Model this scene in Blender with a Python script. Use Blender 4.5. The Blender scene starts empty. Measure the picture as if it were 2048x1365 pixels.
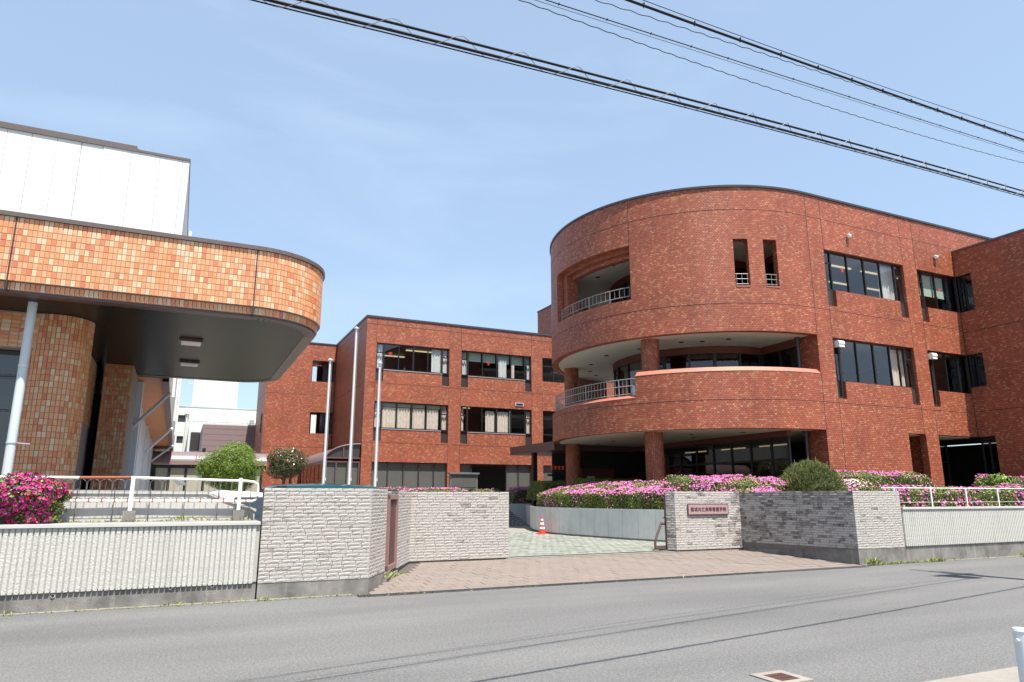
import bpy, bmesh, math, random
import numpy as np
from mathutils import Vector, Matrix
random.seed(7); RNG = np.random.default_rng(7)
R = math.radians
SC = bpy.context.scene
COL = SC.collection

# ------------------------------------------------------------------ camera, sky, sun, exposure
cam_d = bpy.data.cameras.new('camera'); cam = bpy.data.objects.new('camera', cam_d); COL.objects.link(cam)
cam.location = (0, 0, 1.65); cam.rotation_euler = (R(90 + 12.5875), 0, R(-25.03))
cam_d.sensor_width = 36; cam_d.lens = 24.52; cam_d.clip_end = 3000; cam_d.clip_start = 0.1
SC.camera = cam
SUN_AZ, SUN_EL = 10.0, 67.5           # azimuth from -Y towards +X
wd = bpy.data.worlds.new('World'); SC.world = wd; wd.use_nodes = True
nt = wd.node_tree; nt.nodes.clear()
sky = nt.nodes.new('ShaderNodeTexSky'); sky.sky_type = 'NISHITA'; sky.sun_disc = False
sky.sun_elevation = R(SUN_EL); sky.sun_rotation = R(180 - SUN_AZ); sky.air_density = 1.0; sky.dust_density = 0.9; sky.ozone_density = 1.6; sky.altitude = 30
tc = nt.nodes.new('ShaderNodeTexCoord')
mp = nt.nodes.new('ShaderNodeMapping'); mp.inputs['Scale'].default_value = (1.2, 2.0, 4.5); mp.inputs['Rotation'].default_value = (0.3, 0.5, 0.5)
nz = nt.nodes.new('ShaderNodeTexNoise'); nz.inputs['Scale'].default_value = 1.3; nz.inputs['Detail'].default_value = 7; nz.inputs['Roughness'].default_value = 0.55; nz.inputs['Distortion'].default_value = 0.5
rp = nt.nodes.new('ShaderNodeValToRGB'); rp.color_ramp.elements[0].position = 0.50; rp.color_ramp.elements[1].position = 0.78
rp.color_ramp.elements[0].color = (0.50, 0.50, 0.50, 1); rp.color_ramp.elements[1].color = (0.85, 0.85, 0.85, 1)
mx = nt.nodes.new('ShaderNodeMix'); mx.data_type = 'RGBA'
mx.inputs[7].default_value = (2.95, 3.85, 4.95, 1)
bg = nt.nodes.new('ShaderNodeBackground'); bg.inputs['Strength'].default_value = 0.1
wo = nt.nodes.new('ShaderNodeOutputWorld')
L = nt.links.new
L(tc.outputs['Generated'], mp.inputs[0]); L(mp.outputs[0], nz.inputs['Vector']); L(nz.outputs[0], rp.inputs[0])
L(rp.outputs[0], mx.inputs[0]); L(sky.outputs[0], mx.inputs[6]); L(mx.outputs[2], bg.inputs[0]); L(bg.outputs[0], wo.inputs[0])
sl = bpy.data.lights.new('sun', 'SUN'); sl.energy = 5.0; sl.angle = R(0.53); sl.color = (1.0, 0.95, 0.87)
sun = bpy.data.objects.new('sun', sl); COL.objects.link(sun)
sd = Vector((math.sin(R(SUN_AZ)) * math.cos(R(SUN_EL)), -math.cos(R(SUN_AZ)) * math.cos(R(SUN_EL)), math.sin(R(SUN_EL))))
sun.rotation_euler = sd.to_track_quat('Z', 'Y').to_euler(); sun.location = (20, -40, 60)
SC.view_settings.view_transform = 'Standard'; SC.view_settings.look = 'None'; SC.view_settings.gamma = 1
SC.view_settings.use_curve_mapping = False
SC.view_settings.exposure = 1.1
CAMP = np.array([0, 0, 1.65])

# ------------------------------------------------------------------ materials
def mat(name, col=(0.5, 0.5, 0.5), rough=0.7, metal=0.0, spec=0.5, noise=0.0, nscale=8.0, bump=0.0, bscale=60.0, tint=None, tscale=0.6, emit=None, randv=0.0, attr=False, streak=0.0, streakc=(0.1, 0.09, 0.08), sscale=5.0):
    """principled with colour variation by noise and fine bump, in object/world position"""
    m = bpy.data.materials.new(name); m.use_nodes = True; t = m.node_tree; b = t.nodes['Principled BSDF']
    b.inputs['Roughness'].default_value = rough; b.inputs['Metallic'].default_value = metal
    b.inputs['Specular IOR Level'].default_value = spec
    g = t.nodes.new('ShaderNodeNewGeometry')
    src = None
    rgb = t.nodes.new('ShaderNodeRGB'); rgb.outputs[0].default_value = (*col, 1); src = rgb.outputs[0]
    if attr:
        a = t.nodes.new('ShaderNodeAttribute'); a.attribute_name = 'tone'
        mm = t.nodes.new('ShaderNodeMix'); mm.data_type = 'RGBA'; mm.blend_type = 'MULTIPLY'; mm.inputs[0].default_value = 1
        t.links.new(src, mm.inputs[6]); t.links.new(a.outputs['Color'], mm.inputs[7]); src = mm.outputs[2]
    if tint:
        n = t.nodes.new('ShaderNodeTexNoise'); n.inputs['Scale'].default_value = tscale; n.inputs['Detail'].default_value = 5; n.inputs['Roughness'].default_value = 0.6
        t.links.new(g.outputs['Position'], n.inputs['Vector'])
        r = t.nodes.new('ShaderNodeValToRGB'); r.color_ramp.elements[0].position = 0.42; r.color_ramp.elements[1].position = 0.72
        t.links.new(n.outputs[0], r.inputs[0])
        mm = t.nodes.new('ShaderNodeMix'); mm.data_type = 'RGBA'; t.links.new(r.outputs[0], mm.inputs[0]); t.links.new(src, mm.inputs[6]); mm.inputs[7].default_value = (*tint, 1); src = mm.outputs[2]
    if streak:
        n = t.nodes.new('ShaderNodeTexNoise'); n.inputs['Scale'].default_value = sscale; n.inputs['Detail'].default_value = 6; n.inputs['Roughness'].default_value = 0.65
        mpx = t.nodes.new('ShaderNodeMapping'); mpx.inputs['Scale'].default_value = (1, 1, 0.10); t.links.new(g.outputs['Position'], mpx.inputs[0]); t.links.new(mpx.outputs[0], n.inputs['Vector'])
        r = t.nodes.new('ShaderNodeMapRange'); r.inputs[1].default_value = 0.52; r.inputs[2].default_value = 0.80; r.inputs[4].default_value = streak; t.links.new(n.outputs[0], r.inputs[0])
        mm = t.nodes.new('ShaderNodeMix'); mm.data_type = 'RGBA'; t.links.new(r.outputs[0], mm.inputs[0]); t.links.new(src, mm.inputs[6]); mm.inputs[7].default_value = (*streakc, 1); src = mm.outputs[2]
    if noise or randv:
        n = t.nodes.new('ShaderNodeTexNoise'); n.inputs['Scale'].default_value = nscale; n.inputs['Detail'].default_value = 6
        t.links.new(g.outputs['Position'], n.inputs['Vector'])
        mr = t.nodes.new('ShaderNodeMapRange'); mr.inputs[1].default_value = 0.25; mr.inputs[2].default_value = 0.75
        mr.inputs[3].default_value = 1 - noise; mr.inputs[4].default_value = 1 + noise * 0.7
        t.links.new(n.outputs[0], mr.inputs[0]); val = mr.outputs[0]
        if randv:
            oi = t.nodes.new('ShaderNodeObjectInfo'); m2 = t.nodes.new('ShaderNodeMapRange')
            m2.inputs[3].default_value = 1 - randv; m2.inputs[4].default_value = 1 + randv
            t.links.new(oi.outputs['Random'], m2.inputs[0])
            ml = t.nodes.new('ShaderNodeMath'); ml.operation = 'MULTIPLY'; t.links.new(val, ml.inputs[0]); t.links.new(m2.outputs[0], ml.inputs[1]); val = ml.outputs[0]
        hv = t.nodes.new('ShaderNodeHueSaturation'); t.links.new(val, hv.inputs['Value']); t.links.new(src, hv.inputs['Color']); src = hv.outputs[0]
    t.links.new(src, b.inputs['Base Color'])
    if bump:
        n = t.nodes.new('ShaderNodeTexNoise'); n.inputs['Scale'].default_value = bscale; n.inputs['Detail'].default_value = 4
        t.links.new(g.outputs['Position'], n.inputs['Vector'])
        bp = t.nodes.new('ShaderNodeBump'); bp.inputs['Strength'].default_value = bump; bp.inputs['Distance'].default_value = 0.02
        t.links.new(n.outputs[0], bp.inputs['Height']); t.links.new(bp.outputs[0], b.inputs['Normal'])
    if emit:
        b.inputs['Emission Color'].default_value = (*emit[0], 1); b.inputs['Emission Strength'].default_value = emit[1]
    return m

def brick_mat(name, c_lo, c_hi, tan, mortar, tan_cut=0.88, bw=0.118, bh=0.0735, wear=0.12):
    m = bpy.data.materials.new(name); m.use_nodes = True; t = m.node_tree; b = t.nodes['Principled BSDF']
    uv = t.nodes.new('ShaderNodeUVMap')
    br = t.nodes.new('ShaderNodeTexBrick'); br.offset = 0.5
    br.inputs['Color1'].default_value = (0, 0, 0, 1); br.inputs['Color2'].default_value = (1, 1, 1, 1); br.inputs['Mortar'].default_value = (0, 0, 0, 1)
    br.inputs['Scale'].default_value = 1; br.inputs['Mortar Size'].default_value = 0.0068; br.inputs['Mortar Smooth'].default_value = 0.2
    br.inputs['Brick Width'].default_value = bw; br.inputs['Row Height'].default_value = bh; br.inputs['Bias'].default_value = 0
    t.links.new(uv.outputs[0], br.inputs['Vector'])
    r = t.nodes.new('ShaderNodeValToRGB'); r.color_ramp.interpolation = 'LINEAR'
    e = r.color_ramp.elements; e[0].color = (*c_lo, 1); e[0].position = 0
    x = e.new(.5); x.color = tuple((p + q) / 2 for p, q in zip(c_lo, c_hi)) + (1,)
    e[2].color = (*c_hi, 1); e[2].position = tan_cut - 0.07
    x = e.new(tan_cut); x.color = (*tan, 1)
    x = e.new(1.0); x.color = (tan[0] * 1.12, tan[1] * 1.25, tan[2] * 1.25, 1)
    t.links.new(br.outputs['Color'], r.inputs[0])
    mm = t.nodes.new('ShaderNodeMix'); mm.data_type = 'RGBA'; t.links.new(br.outputs['Fac'], mm.inputs[0]); t.links.new(r.outputs[0], mm.inputs[6]); mm.inputs[7].default_value = (*mortar, 1)
    g = t.nodes.new('ShaderNodeNewGeometry'); n = t.nodes.new('ShaderNodeTexNoise'); n.inputs['Scale'].default_value = 0.7; n.inputs['Detail'].default_value = 6
    t.links.new(g.outputs['Position'], n.inputs['Vector'])
    mr = t.nodes.new('ShaderNodeMapRange'); mr.inputs[1].default_value = 0.3; mr.inputs[2].default_value = 0.7; mr.inputs[3].default_value = 1 - wear; mr.inputs[4].default_value = 1 + wear
    t.links.new(n.outputs[0], mr.inputs[0])
    hv = t.nodes.new('ShaderNodeHueSaturation'); t.links.new(mr.outputs[0], hv.inputs['Value']); t.links.new(mm.outputs[2], hv.inputs['Color'])
    n2 = t.nodes.new('ShaderNodeTexNoise'); n2.inputs['Scale'].default_value = 2.6; n2.inputs['Detail'].default_value = 6; n2.inputs['Roughness'].default_value = 0.65
    mpx = t.nodes.new('ShaderNodeMapping'); mpx.inputs['Scale'].default_value = (1, 1, 0.09); t.links.new(g.outputs['Position'], mpx.inputs[0]); t.links.new(mpx.outputs[0], n2.inputs['Vector'])
    m2 = t.nodes.new('ShaderNodeMapRange'); m2.inputs[1].default_value = 0.35; m2.inputs[2].default_value = 0.75; m2.inputs[3].default_value = 1.06; m2.inputs[4].default_value = 0.84; t.links.new(n2.outputs[0], m2.inputs[0])
    h2 = t.nodes.new('ShaderNodeHueSaturation'); t.links.new(m2.outputs[0], h2.inputs['Value']); t.links.new(hv.outputs[0], h2.inputs['Color'])
    t.links.new(h2.outputs[0], b.inputs['Base Color'])
    b.inputs['Roughness'].default_value = 0.5; b.inputs['Specular IOR Level'].default_value = 0.35
    iv = t.nodes.new('ShaderNodeMath'); iv.operation = 'SUBTRACT'; iv.inputs[0].default_value = 1; t.links.new(br.outputs['Fac'], iv.inputs[1])
    bp = t.nodes.new('ShaderNodeBump'); bp.inputs['Strength'].default_value = 0.5; bp.inputs['Distance'].default_value = 0.006
    t.links.new(iv.outputs[0], bp.inputs['Height']); t.links.new(bp.outputs[0], b.inputs['Normal'])
    return m

def glass_mat(name, trans=(0.55, 0.6, 0.6), refl=1.0, ior=1.6):
    m = bpy.data.materials.new(name); m.use_nodes = True; t = m.node_tree; t.nodes.clear()
    o = t.nodes.new('ShaderNodeOutputMaterial'); tr = t.nodes.new('ShaderNodeBsdfTransparent'); tr.inputs[0].default_value = (*trans, 1)
    gl = t.nodes.new('ShaderNodeBsdfGlossy'); gl.inputs['Roughness'].default_value = 0.01; gl.inputs[0].default_value = (refl, refl, refl, 1)
    lw = t.nodes.new('ShaderNodeLayerWeight'); lw.inputs[0].default_value = 0.5
    pw_ = t.nodes.new('ShaderNodeMath'); pw_.operation = 'POWER'; t.links.new(lw.outputs['Facing'], pw_.inputs[0]); pw_.inputs[1].default_value = 4.0
    f0 = 1.7 * ((ior - 1) / (ior + 1)) ** 2
    fr = t.nodes.new('ShaderNodeMath'); fr.operation = 'MULTIPLY_ADD'; t.links.new(pw_.outputs[0], fr.inputs[0]); fr.inputs[1].default_value = 1 - f0; fr.inputs[2].default_value = f0
    mx = t.nodes.new('ShaderNodeMixShader')
    t.links.new(fr.outputs[0], mx.inputs[0]); t.links.new(tr.outputs[0], mx.inputs[1]); t.links.new(gl.outputs[0], mx.inputs[2]); t.links.new(mx.outputs[0], o.inputs[0])
    return m

M = {}
M['brick'] = brick_mat('red_brick_tile', (0.276, 0.067, 0.036), (0.372, 0.108, 0.053), (0.38, 0.150, 0.080), (0.070, 0.030, 0.022), tan_cut=0.90)
M['brick_in'] = mat('brown_brick_plain', (0.12, 0.032, 0.02), 0.6)
M['coping'] = mat('terracotta_coping', (0.36, 0.125, 0.08), 0.5, noise=0.15, nscale=9)
M['joint'] = mat('dark_sealant', (0.035, 0.02, 0.018), 0.8)
M['cap'] = mat('dark_roof_metal', (0.055, 0.06, 0.062), 0.35, 0.3)
M['capbrown'] = mat('brown_roof_metal', (0.12, 0.095, 0.085), 0.4, 0.2, noise=0.1)
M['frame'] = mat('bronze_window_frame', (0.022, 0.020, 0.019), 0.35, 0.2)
M['panel'] = mat('dark_spandrel_panel', (0.040, 0.034, 0.034), 0.3)
M['glass'] = glass_mat('window_glass', (0.82, 0.85, 0.84), 0.9, 1.6)
M['glassdark'] = glass_mat('dark_glass', (0.30, 0.31, 0.30), 0.75, 1.6)
M['soffit'] = mat('cream_soffit_paint', (0.62, 0.60, 0.52), 0.7, noise=0.06, nscale=1.5)
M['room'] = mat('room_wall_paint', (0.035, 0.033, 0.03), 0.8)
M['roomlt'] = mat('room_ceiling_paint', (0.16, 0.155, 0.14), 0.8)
M['curtain'] = mat('beige_curtain', (0.80, 0.66, 0.58), 0.9, noise=0.15, nscale=5)
M['curtainw'] = mat('white_curtain', (0.72, 0.70, 0.70), 0.9, noise=0.1, nscale=5)
M['blind'] = mat('green_roller_blind', (0.46, 0.56, 0.48), 0.8)
M['shutter'] = mat('grey_screen_cloth', (0.075, 0.074, 0.066), 0.6, noise=0.12, nscale=2)
M['lamp'] = mat('fluorescent_tube', (0.9, 0.8, 0.6), 0.5, emit=((1.0, 0.82, 0.5), 0.38))
M['redpaper'] = mat('red_paper', (0.75, 0.03, 0.03), 0.6)
M['steel'] = mat('galvanised_steel', (0.60, 0.62, 0.63), 0.35, 0.5)
M['railsteel'] = mat('grey_rail_paint', (0.27, 0.27, 0.26), 0.4, 0.3)
M['alu'] = mat('brushed_aluminium_pole', (0.72, 0.73, 0.74), 0.35, 0.4)
M['darkpipe'] = mat('dark_pipe', (0.05, 0.05, 0.055), 0.4)
M['bluepipe'] = mat('pale_blue_pvc', (0.50, 0.56, 0.60), 0.4)
M['white'] = mat('white_wall_paint', (0.60, 0.635, 0.635), 0.55, noise=0.03, nscale=2.5, tint=(0.55, 0.58, 0.58), tscale=0.35, streak=0.35, streakc=(0.36, 0.37, 0.36), sscale=3.5)
M['whitefar'] = mat('cream_white_render', (0.54, 0.55, 0.52), 0.7, noise=0.04, nscale=1, streak=0.4, streakc=(0.36, 0.36, 0.33), sscale=1.5)
M['pier'] = mat('pale_grey_pier_paint', (0.55, 0.58, 0.63), 0.6, noise=0.04)
M['orangesoffit'] = mat('orange_soffit_paint', (0.55, 0.22, 0.10), 0.6, noise=0.08, nscale=1)
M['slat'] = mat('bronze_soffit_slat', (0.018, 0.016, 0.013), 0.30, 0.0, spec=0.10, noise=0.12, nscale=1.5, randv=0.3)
M['grout'] = mat('grey_grout', (0.26, 0.235, 0.225), 0.9)
tile_cols = [(0.58, 0.245, 0.10), (0.62, 0.285, 0.13), (0.63, 0.32, 0.155), (0.57, 0.185, 0.08), (0.52, 0.15, 0.06), (0.63, 0.45, 0.27), (0.58, 0.42, 0.26)]
tile_w = [0.23, 0.25, 0.20, 0.09, 0.035, 0.12, 0.075]
TM = [mat('orange_glazed_tile' if i < 5 else 'cream_glazed_tile', c, 0.33, noise=0.10, nscale=30, randv=0.06) for i, c in enumerate(tile_cols)]
stone_cols = [(0.42, 0.39, 0.36), (0.43, 0.40, 0.37), (0.40, 0.37, 0.338), (0.425, 0.388, 0.355), (0.26, 0.232, 0.213), (0.16, 0.14, 0.128), (0.33, 0.303, 0.278)]
SM = [mat('split_face_stone' if i < 4 else 'lichen_stained_stone', c, 0.9, spec=0.2, noise=0.10, nscale=22, bump=0.6, bscale=55, randv=0.03) for i, c in enumerate(stone_cols)]
for i, (c, tn, sc_) in {4: ((0.36, 0.33, 0.305), (0.10, 0.085, 0.078), 6.0), 5: ((0.24, 0.215, 0.20), (0.075, 0.064, 0.06), 8.0), 6: ((0.41, 0.38, 0.352), (0.17, 0.15, 0.138), 5.0)}.items():
    SM[i] = mat('lichen_stained_stone', c, 0.9, spec=0.2, noise=0.12, nscale=22, bump=0.6, bscale=55, randv=0.03, tint=tn, tscale=sc_)
M['mortar'] = mat('grey_mortar', (0.15, 0.135, 0.125), 0.95, noise=0.2)
M['found'] = mat('stained_concrete', (0.215, 0.20, 0.185), 0.9, spec=0.2, noise=0.18, nscale=6, bump=0.3, bscale=40, tint=(0.10, 0.095, 0.09), tscale=1.6, streak=0.6, streakc=(0.36, 0.34, 0.31), sscale=7)
M['concrete'] = mat('pale_concrete', (0.24, 0.222, 0.197), 0.9, spec=0.2, noise=0.12, nscale=9, bump=0.25, bscale=50, tint=(0.20, 0.185, 0.16), tscale=1.8)
M['rib'] = mat('cream_textured_render', (0.475, 0.465, 0.425), 0.9, spec=0.2, noise=0.09, nscale=30, bump=0.55, bscale=42, streak=0.35, streakc=(0.22, 0.20, 0.17), sscale=6)
M['ribbase'] = mat('cream_render_groove', (0.36, 0.345, 0.31), 0.9, spec=0.2, noise=0.1, nscale=8)
M['asphalt'] = None
M['paver'] = mat('salmon_paver', (0.180, 0.146, 0.128), 0.85, spec=0.25, noise=0.10, nscale=14, bump=0.15, bscale=90, randv=0.05, tint=(0.185, 0.155, 0.135), tscale=0.8)
M['gpaver'] = mat('pale_green_paver', (0.20, 0.215, 0.188), 0.8, spec=0.3, noise=0.15, nscale=9, tint=(0.25, 0.255, 0.215), tscale=0.5)
M['parapet'] = mat('off_white_parapet_paint', (0.46, 0.45, 0.425), 0.85, spec=0.2, noise=0.05, nscale=3, streak=0.25, streakc=(0.3, 0.28, 0.24), sscale=4)
M['paverj'] = mat('paver_joint_sand', (0.075, 0.06, 0.055), 0.95)
M['gpaverj'] = mat('green_paver_joint', (0.13, 0.15, 0.125), 0.95)
M['planter'] = mat('pale_stone_cladding', (0.60, 0.60, 0.575), 0.6, noise=0.07, nscale=4, tint=(0.52, 0.52, 0.50), tscale=1.2, randv=0.05, streak=0.4, streakc=(0.25, 0.25, 0.23), sscale=6)
M['soil'] = mat('dry_soil', (0.16, 0.12, 0.08), 0.95, noise=0.3, nscale=12)
M['ground'] = mat('grey_yard_concrete', (0.20, 0.195, 0.18), 0.9, noise=0.1, nscale=3)
M['gate'] = mat('brown_gate_paint', (0.105, 0.055, 0.052), 0.4)
M['gatelt'] = mat('faded_brown_gate_paint', (0.25, 0.14, 0.125), 0.5, noise=0.1)
M['railwhite'] = mat('rusting_white_paint', (0.78, 0.77, 0.75), 0.5, noise=0.05, tint=(0.60, 0.50, 0.44), tscale=7)
M['rust'] = mat('red_rust', (0.26, 0.075, 0.04), 0.8, noise=0.3, nscale=25)
M['wire'] = mat('thin_grey_wire', (0.30, 0.30, 0.29), 0.5, 0.5)
M['cable'] = mat('black_cable', (0.008, 0.008, 0.009), 0.6, spec=0.2)
M['strand'] = mat('galvanised_lashing', (0.16, 0.165, 0.165), 0.5, 0.3)
M['leaf'] = mat('azalea_leaf', (0.115, 0.155, 0.025), 0.5, attr=True)
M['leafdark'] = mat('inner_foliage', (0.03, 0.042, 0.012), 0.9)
M['leaffresh'] = mat('fresh_green_leaf', (0.12, 0.20, 0.018), 0.5, attr=True)
M['pine'] = mat('pine_needles', (0.13, 0.16, 0.05), 0.6, attr=True)
M['camleaf'] = mat('camellia_leaf', (0.095, 0.10, 0.045), 0.22, attr=True)
M['pink'] = mat('pink_azalea_petal', (0.52, 0.12, 0.34), 0.6, attr=True)
M['magenta'] = mat('magenta_azalea_petal', (0.46, 0.012, 0.15), 0.6, attr=True)
M['palepink'] = mat('pale_pink_petal', (0.70, 0.42, 0.52), 0.6, attr=True)
M['camflower'] = mat('camellia_flower_red', (0.36, 0.035, 0.035), 0.6, attr=True)
M['bark'] = mat('tree_bark', (0.10, 0.075, 0.05), 0.9, noise=0.3)
M['plaque'] = mat('pink_granite_plaque', (0.36, 0.235, 0.235), 0.5, noise=0.08, nscale=60)
M['plaqueframe'] = mat('brown_plaque_frame', (0.12, 0.055, 0.05), 0.4)
M['letter'] = mat('brown_engraved_letter', (0.10, 0.03, 0.04), 0.5)
M['cone'] = mat('red_cone_plastic', (0.75, 0.045, 0.02), 0.45)
M['coneband'] = mat('white_reflective_band', (0.85, 0.84, 0.82), 0.4)
M['black'] = mat('black_rubber', (0.02, 0.02, 0.02), 0.7)
M['carw'] = mat('white_car_paint', (0.80, 0.80, 0.81), 0.2)
M['cart'] = mat('dark_teal_car_paint', (0.012, 0.10, 0.115), 0.12, 0.3)
M['carglass'] = glass_mat('car_window_glass', (0.18, 0.22, 0.24), 1.0, 1.6)
M['purplebrown'] = mat('mauve_brown_siding', (0.20, 0.14, 0.14), 0.7, noise=0.04)
M['vault'] = mat('smoked_acrylic_roof', (0.15, 0.12, 0.125), 0.42, 0.0)
M['beigepanel'] = mat('beige_frosted_panel', (0.34, 0.32, 0.25), 0.5, noise=0.05)
M['canopybrown'] = mat('brown_canopy_fascia', (0.085, 0.045, 0.042), 0.4)
M['iron'] = mat('dark_grating_iron', (0.09, 0.09, 0.095), 0.5, 0.6)
M['ironhole'] = mat('grate_pit', (0.012, 0.012, 0.012), 0.95)
M['rustlid'] = mat('rusty_drain_lid', (0.10, 0.045, 0.035), 0.8, noise=0.2)
M['skin'] = mat('skin', (0.5, 0.3, 0.22), 0.6); M['hair'] = mat('black_hair', (0.015, 0.012, 0.012), 0.5); M['shirt'] = mat('white_shirt', (0.75, 0.77, 0.8), 0.8); M['shirtb'] = mat('pale_blue_shirt', (0.35, 0.52, 0.68), 0.8)
M['camera_white'] = mat('white_plastic_housing', (0.72, 0.72, 0.70), 0.4)
M['wglow'] = mat('weed_leaf', (0.17, 0.20, 0.04), 0.7, attr=True)
M['signred'] = mat('red_sign_letter', (0.6, 0.08, 0.04), 0.5, emit=((1.0, 0.12, 0.04), 0.06))
M['paper'] = mat('grey_notice_paper', (0.5, 0.52, 0.5), 0.7)
M['ringramp'] = mat('purple_grey_ramp_concrete', (0.16, 0.145, 0.16), 0.9, noise=0.1)

# asphalt
def asphalt():
    m = bpy.data.materials.new('worn_asphalt'); m.use_nodes = True; t = m.node_tree; b = t.nodes['Principled BSDF']
    g = t.nodes.new('ShaderNodeNewGeometry')
    n1 = t.nodes.new('ShaderNodeTexNoise'); n1.inputs['Scale'].default_value = 0.5; n1.inputs['Detail'].default_value = 6
    mpn = t.nodes.new('ShaderNodeMapping'); mpn.inputs['Scale'].default_value = (0.35, 1.6, 1)
    n2 = t.nodes.new('ShaderNodeTexVoronoi'); n2.inputs['Scale'].default_value = 95
    n3 = t.nodes.new('ShaderNodeTexNoise'); n3.inputs['Scale'].default_value = 38; n3.inputs['Detail'].default_value = 5; n3.inputs['Roughness'].default_value = 0.7
    t.links.new(g.outputs['Position'], mpn.inputs[0]); t.links.new(mpn.outputs[0], n1.inputs['Vector'])
    for n in (n2, n3): t.links.new(g.outputs['Position'], n.inputs['Vector'])
    r1 = t.nodes.new('ShaderNodeValToRGB'); r1.color_ramp.elements[0].color = (0.108, 0.107, 0.107, 1); r1.color_ramp.elements[1].color = (0.148, 0.147, 0.146, 1); r1.color_ramp.elements[0].position = 0.3; r1.color_ramp.elements[1].position = 0.7
    t.links.new(n1.outputs[0], r1.inputs[0])
    r2 = t.nodes.new('ShaderNodeMapRange'); r2.inputs[1].default_value = 0.25; r2.inputs[2].default_value = 0.75; r2.inputs[3].default_value = 0.50; r2.inputs[4].default_value = 1.50
    t.links.new(n3.outputs[0], r2.inputs[0])
    r3 = t.nodes.new('ShaderNodeValToRGB'); r3.color_ramp.elements[0].position = 0.0; r3.color_ramp.elements[0].color = (1.35, 1.33, 1.3, 1); r3.color_ramp.elements[1].position = 0.5; r3.color_ramp.elements[1].color = (0.82, 0.82, 0.82, 1)
    t.links.new(n2.outputs['Color'], r3.inputs[0])
    hv = t.nodes.new('ShaderNodeHueSaturation'); t.links.new(r1.outputs[0], hv.inputs['Color']); t.links.new(r2.outputs[0], hv.inputs['Value'])
    mm = t.nodes.new('ShaderNodeMix'); mm.data_type = 'RGBA'; mm.blend_type = 'MULTIPLY'; mm.inputs[0].default_value = 0.7
    t.links.new(hv.outputs[0], mm.inputs[6]); t.links.new(r3.outputs[0], mm.inputs[7]); t.links.new(mm.outputs[2], b.inputs['Base Color'])
    # hairline cracks, repair patches and gutter grit
    vc = t.nodes.new('ShaderNodeTexVoronoi'); vc.feature = 'DISTANCE_TO_EDGE'; vc.inputs['Scale'].default_value = 0.42
    nd = t.nodes.new('ShaderNodeTexNoise'); nd.inputs['Scale'].default_value = 2.2; nd.inputs['Detail'].default_value = 6
    t.links.new(g.outputs['Position'], nd.inputs['Vector'])
    va = t.nodes.new('ShaderNodeVectorMath'); va.operation = 'MULTIPLY_ADD'; t.links.new(nd.outputs['Color'], va.inputs[0]); va.inputs[1].default_value = (.7, .7, 0); t.links.new(g.outputs['Position'], va.inputs[2])
    t.links.new(va.outputs[0], vc.inputs['Vector'])
    cr = t.nodes.new('ShaderNodeMapRange'); cr.inputs[1].default_value = 0.0; cr.inputs[2].default_value = 0.006; cr.inputs[3].default_value = 0.93; cr.inputs[4].default_value = 1.0; t.links.new(vc.outputs['Distance'], cr.inputs[0])
    n5 = t.nodes.new('ShaderNodeTexNoise'); n5.inputs['Scale'].default_value = 0.22; n5.inputs['Detail'].default_value = 2; t.links.new(g.outputs['Position'], n5.inputs['Vector'])
    pm = t.nodes.new('ShaderNodeMapRange'); pm.inputs[1].default_value = 0.45; pm.inputs[2].default_value = 0.55; pm.inputs[3].default_value = 0.0; pm.inputs[4].default_value = 1.0; t.links.new(n5.outputs[0], pm.inputs[0])
    cm = t.nodes.new('ShaderNodeMix'); cm.data_type = 'FLOAT'; t.links.new(pm.outputs[0], cm.inputs[0]); cm.inputs[2].default_value = 1.0; t.links.new(cr.outputs[0], cm.inputs[3])
    h3 = t.nodes.new('ShaderNodeHueSaturation'); t.links.new(cm.outputs[0], h3.inputs['Value']); t.links.new(mm.outputs[2], h3.inputs['Color']); t.links.new(h3.outputs[0], b.inputs['Base Color'])
    b.inputs['Roughness'].default_value = 0.88; b.inputs['Specular IOR Level'].default_value = 0.3
    bp = t.nodes.new('ShaderNodeBump'); bp.inputs['Strength'].default_value = 0.55; bp.inputs['Distance'].default_value = 0.006
    t.links.new(n2.outputs['Distance'], bp.inputs['Height']); t.links.new(bp.outputs[0], b.inputs['Normal'])
    return m
M['asphalt'] = asphalt()

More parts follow.
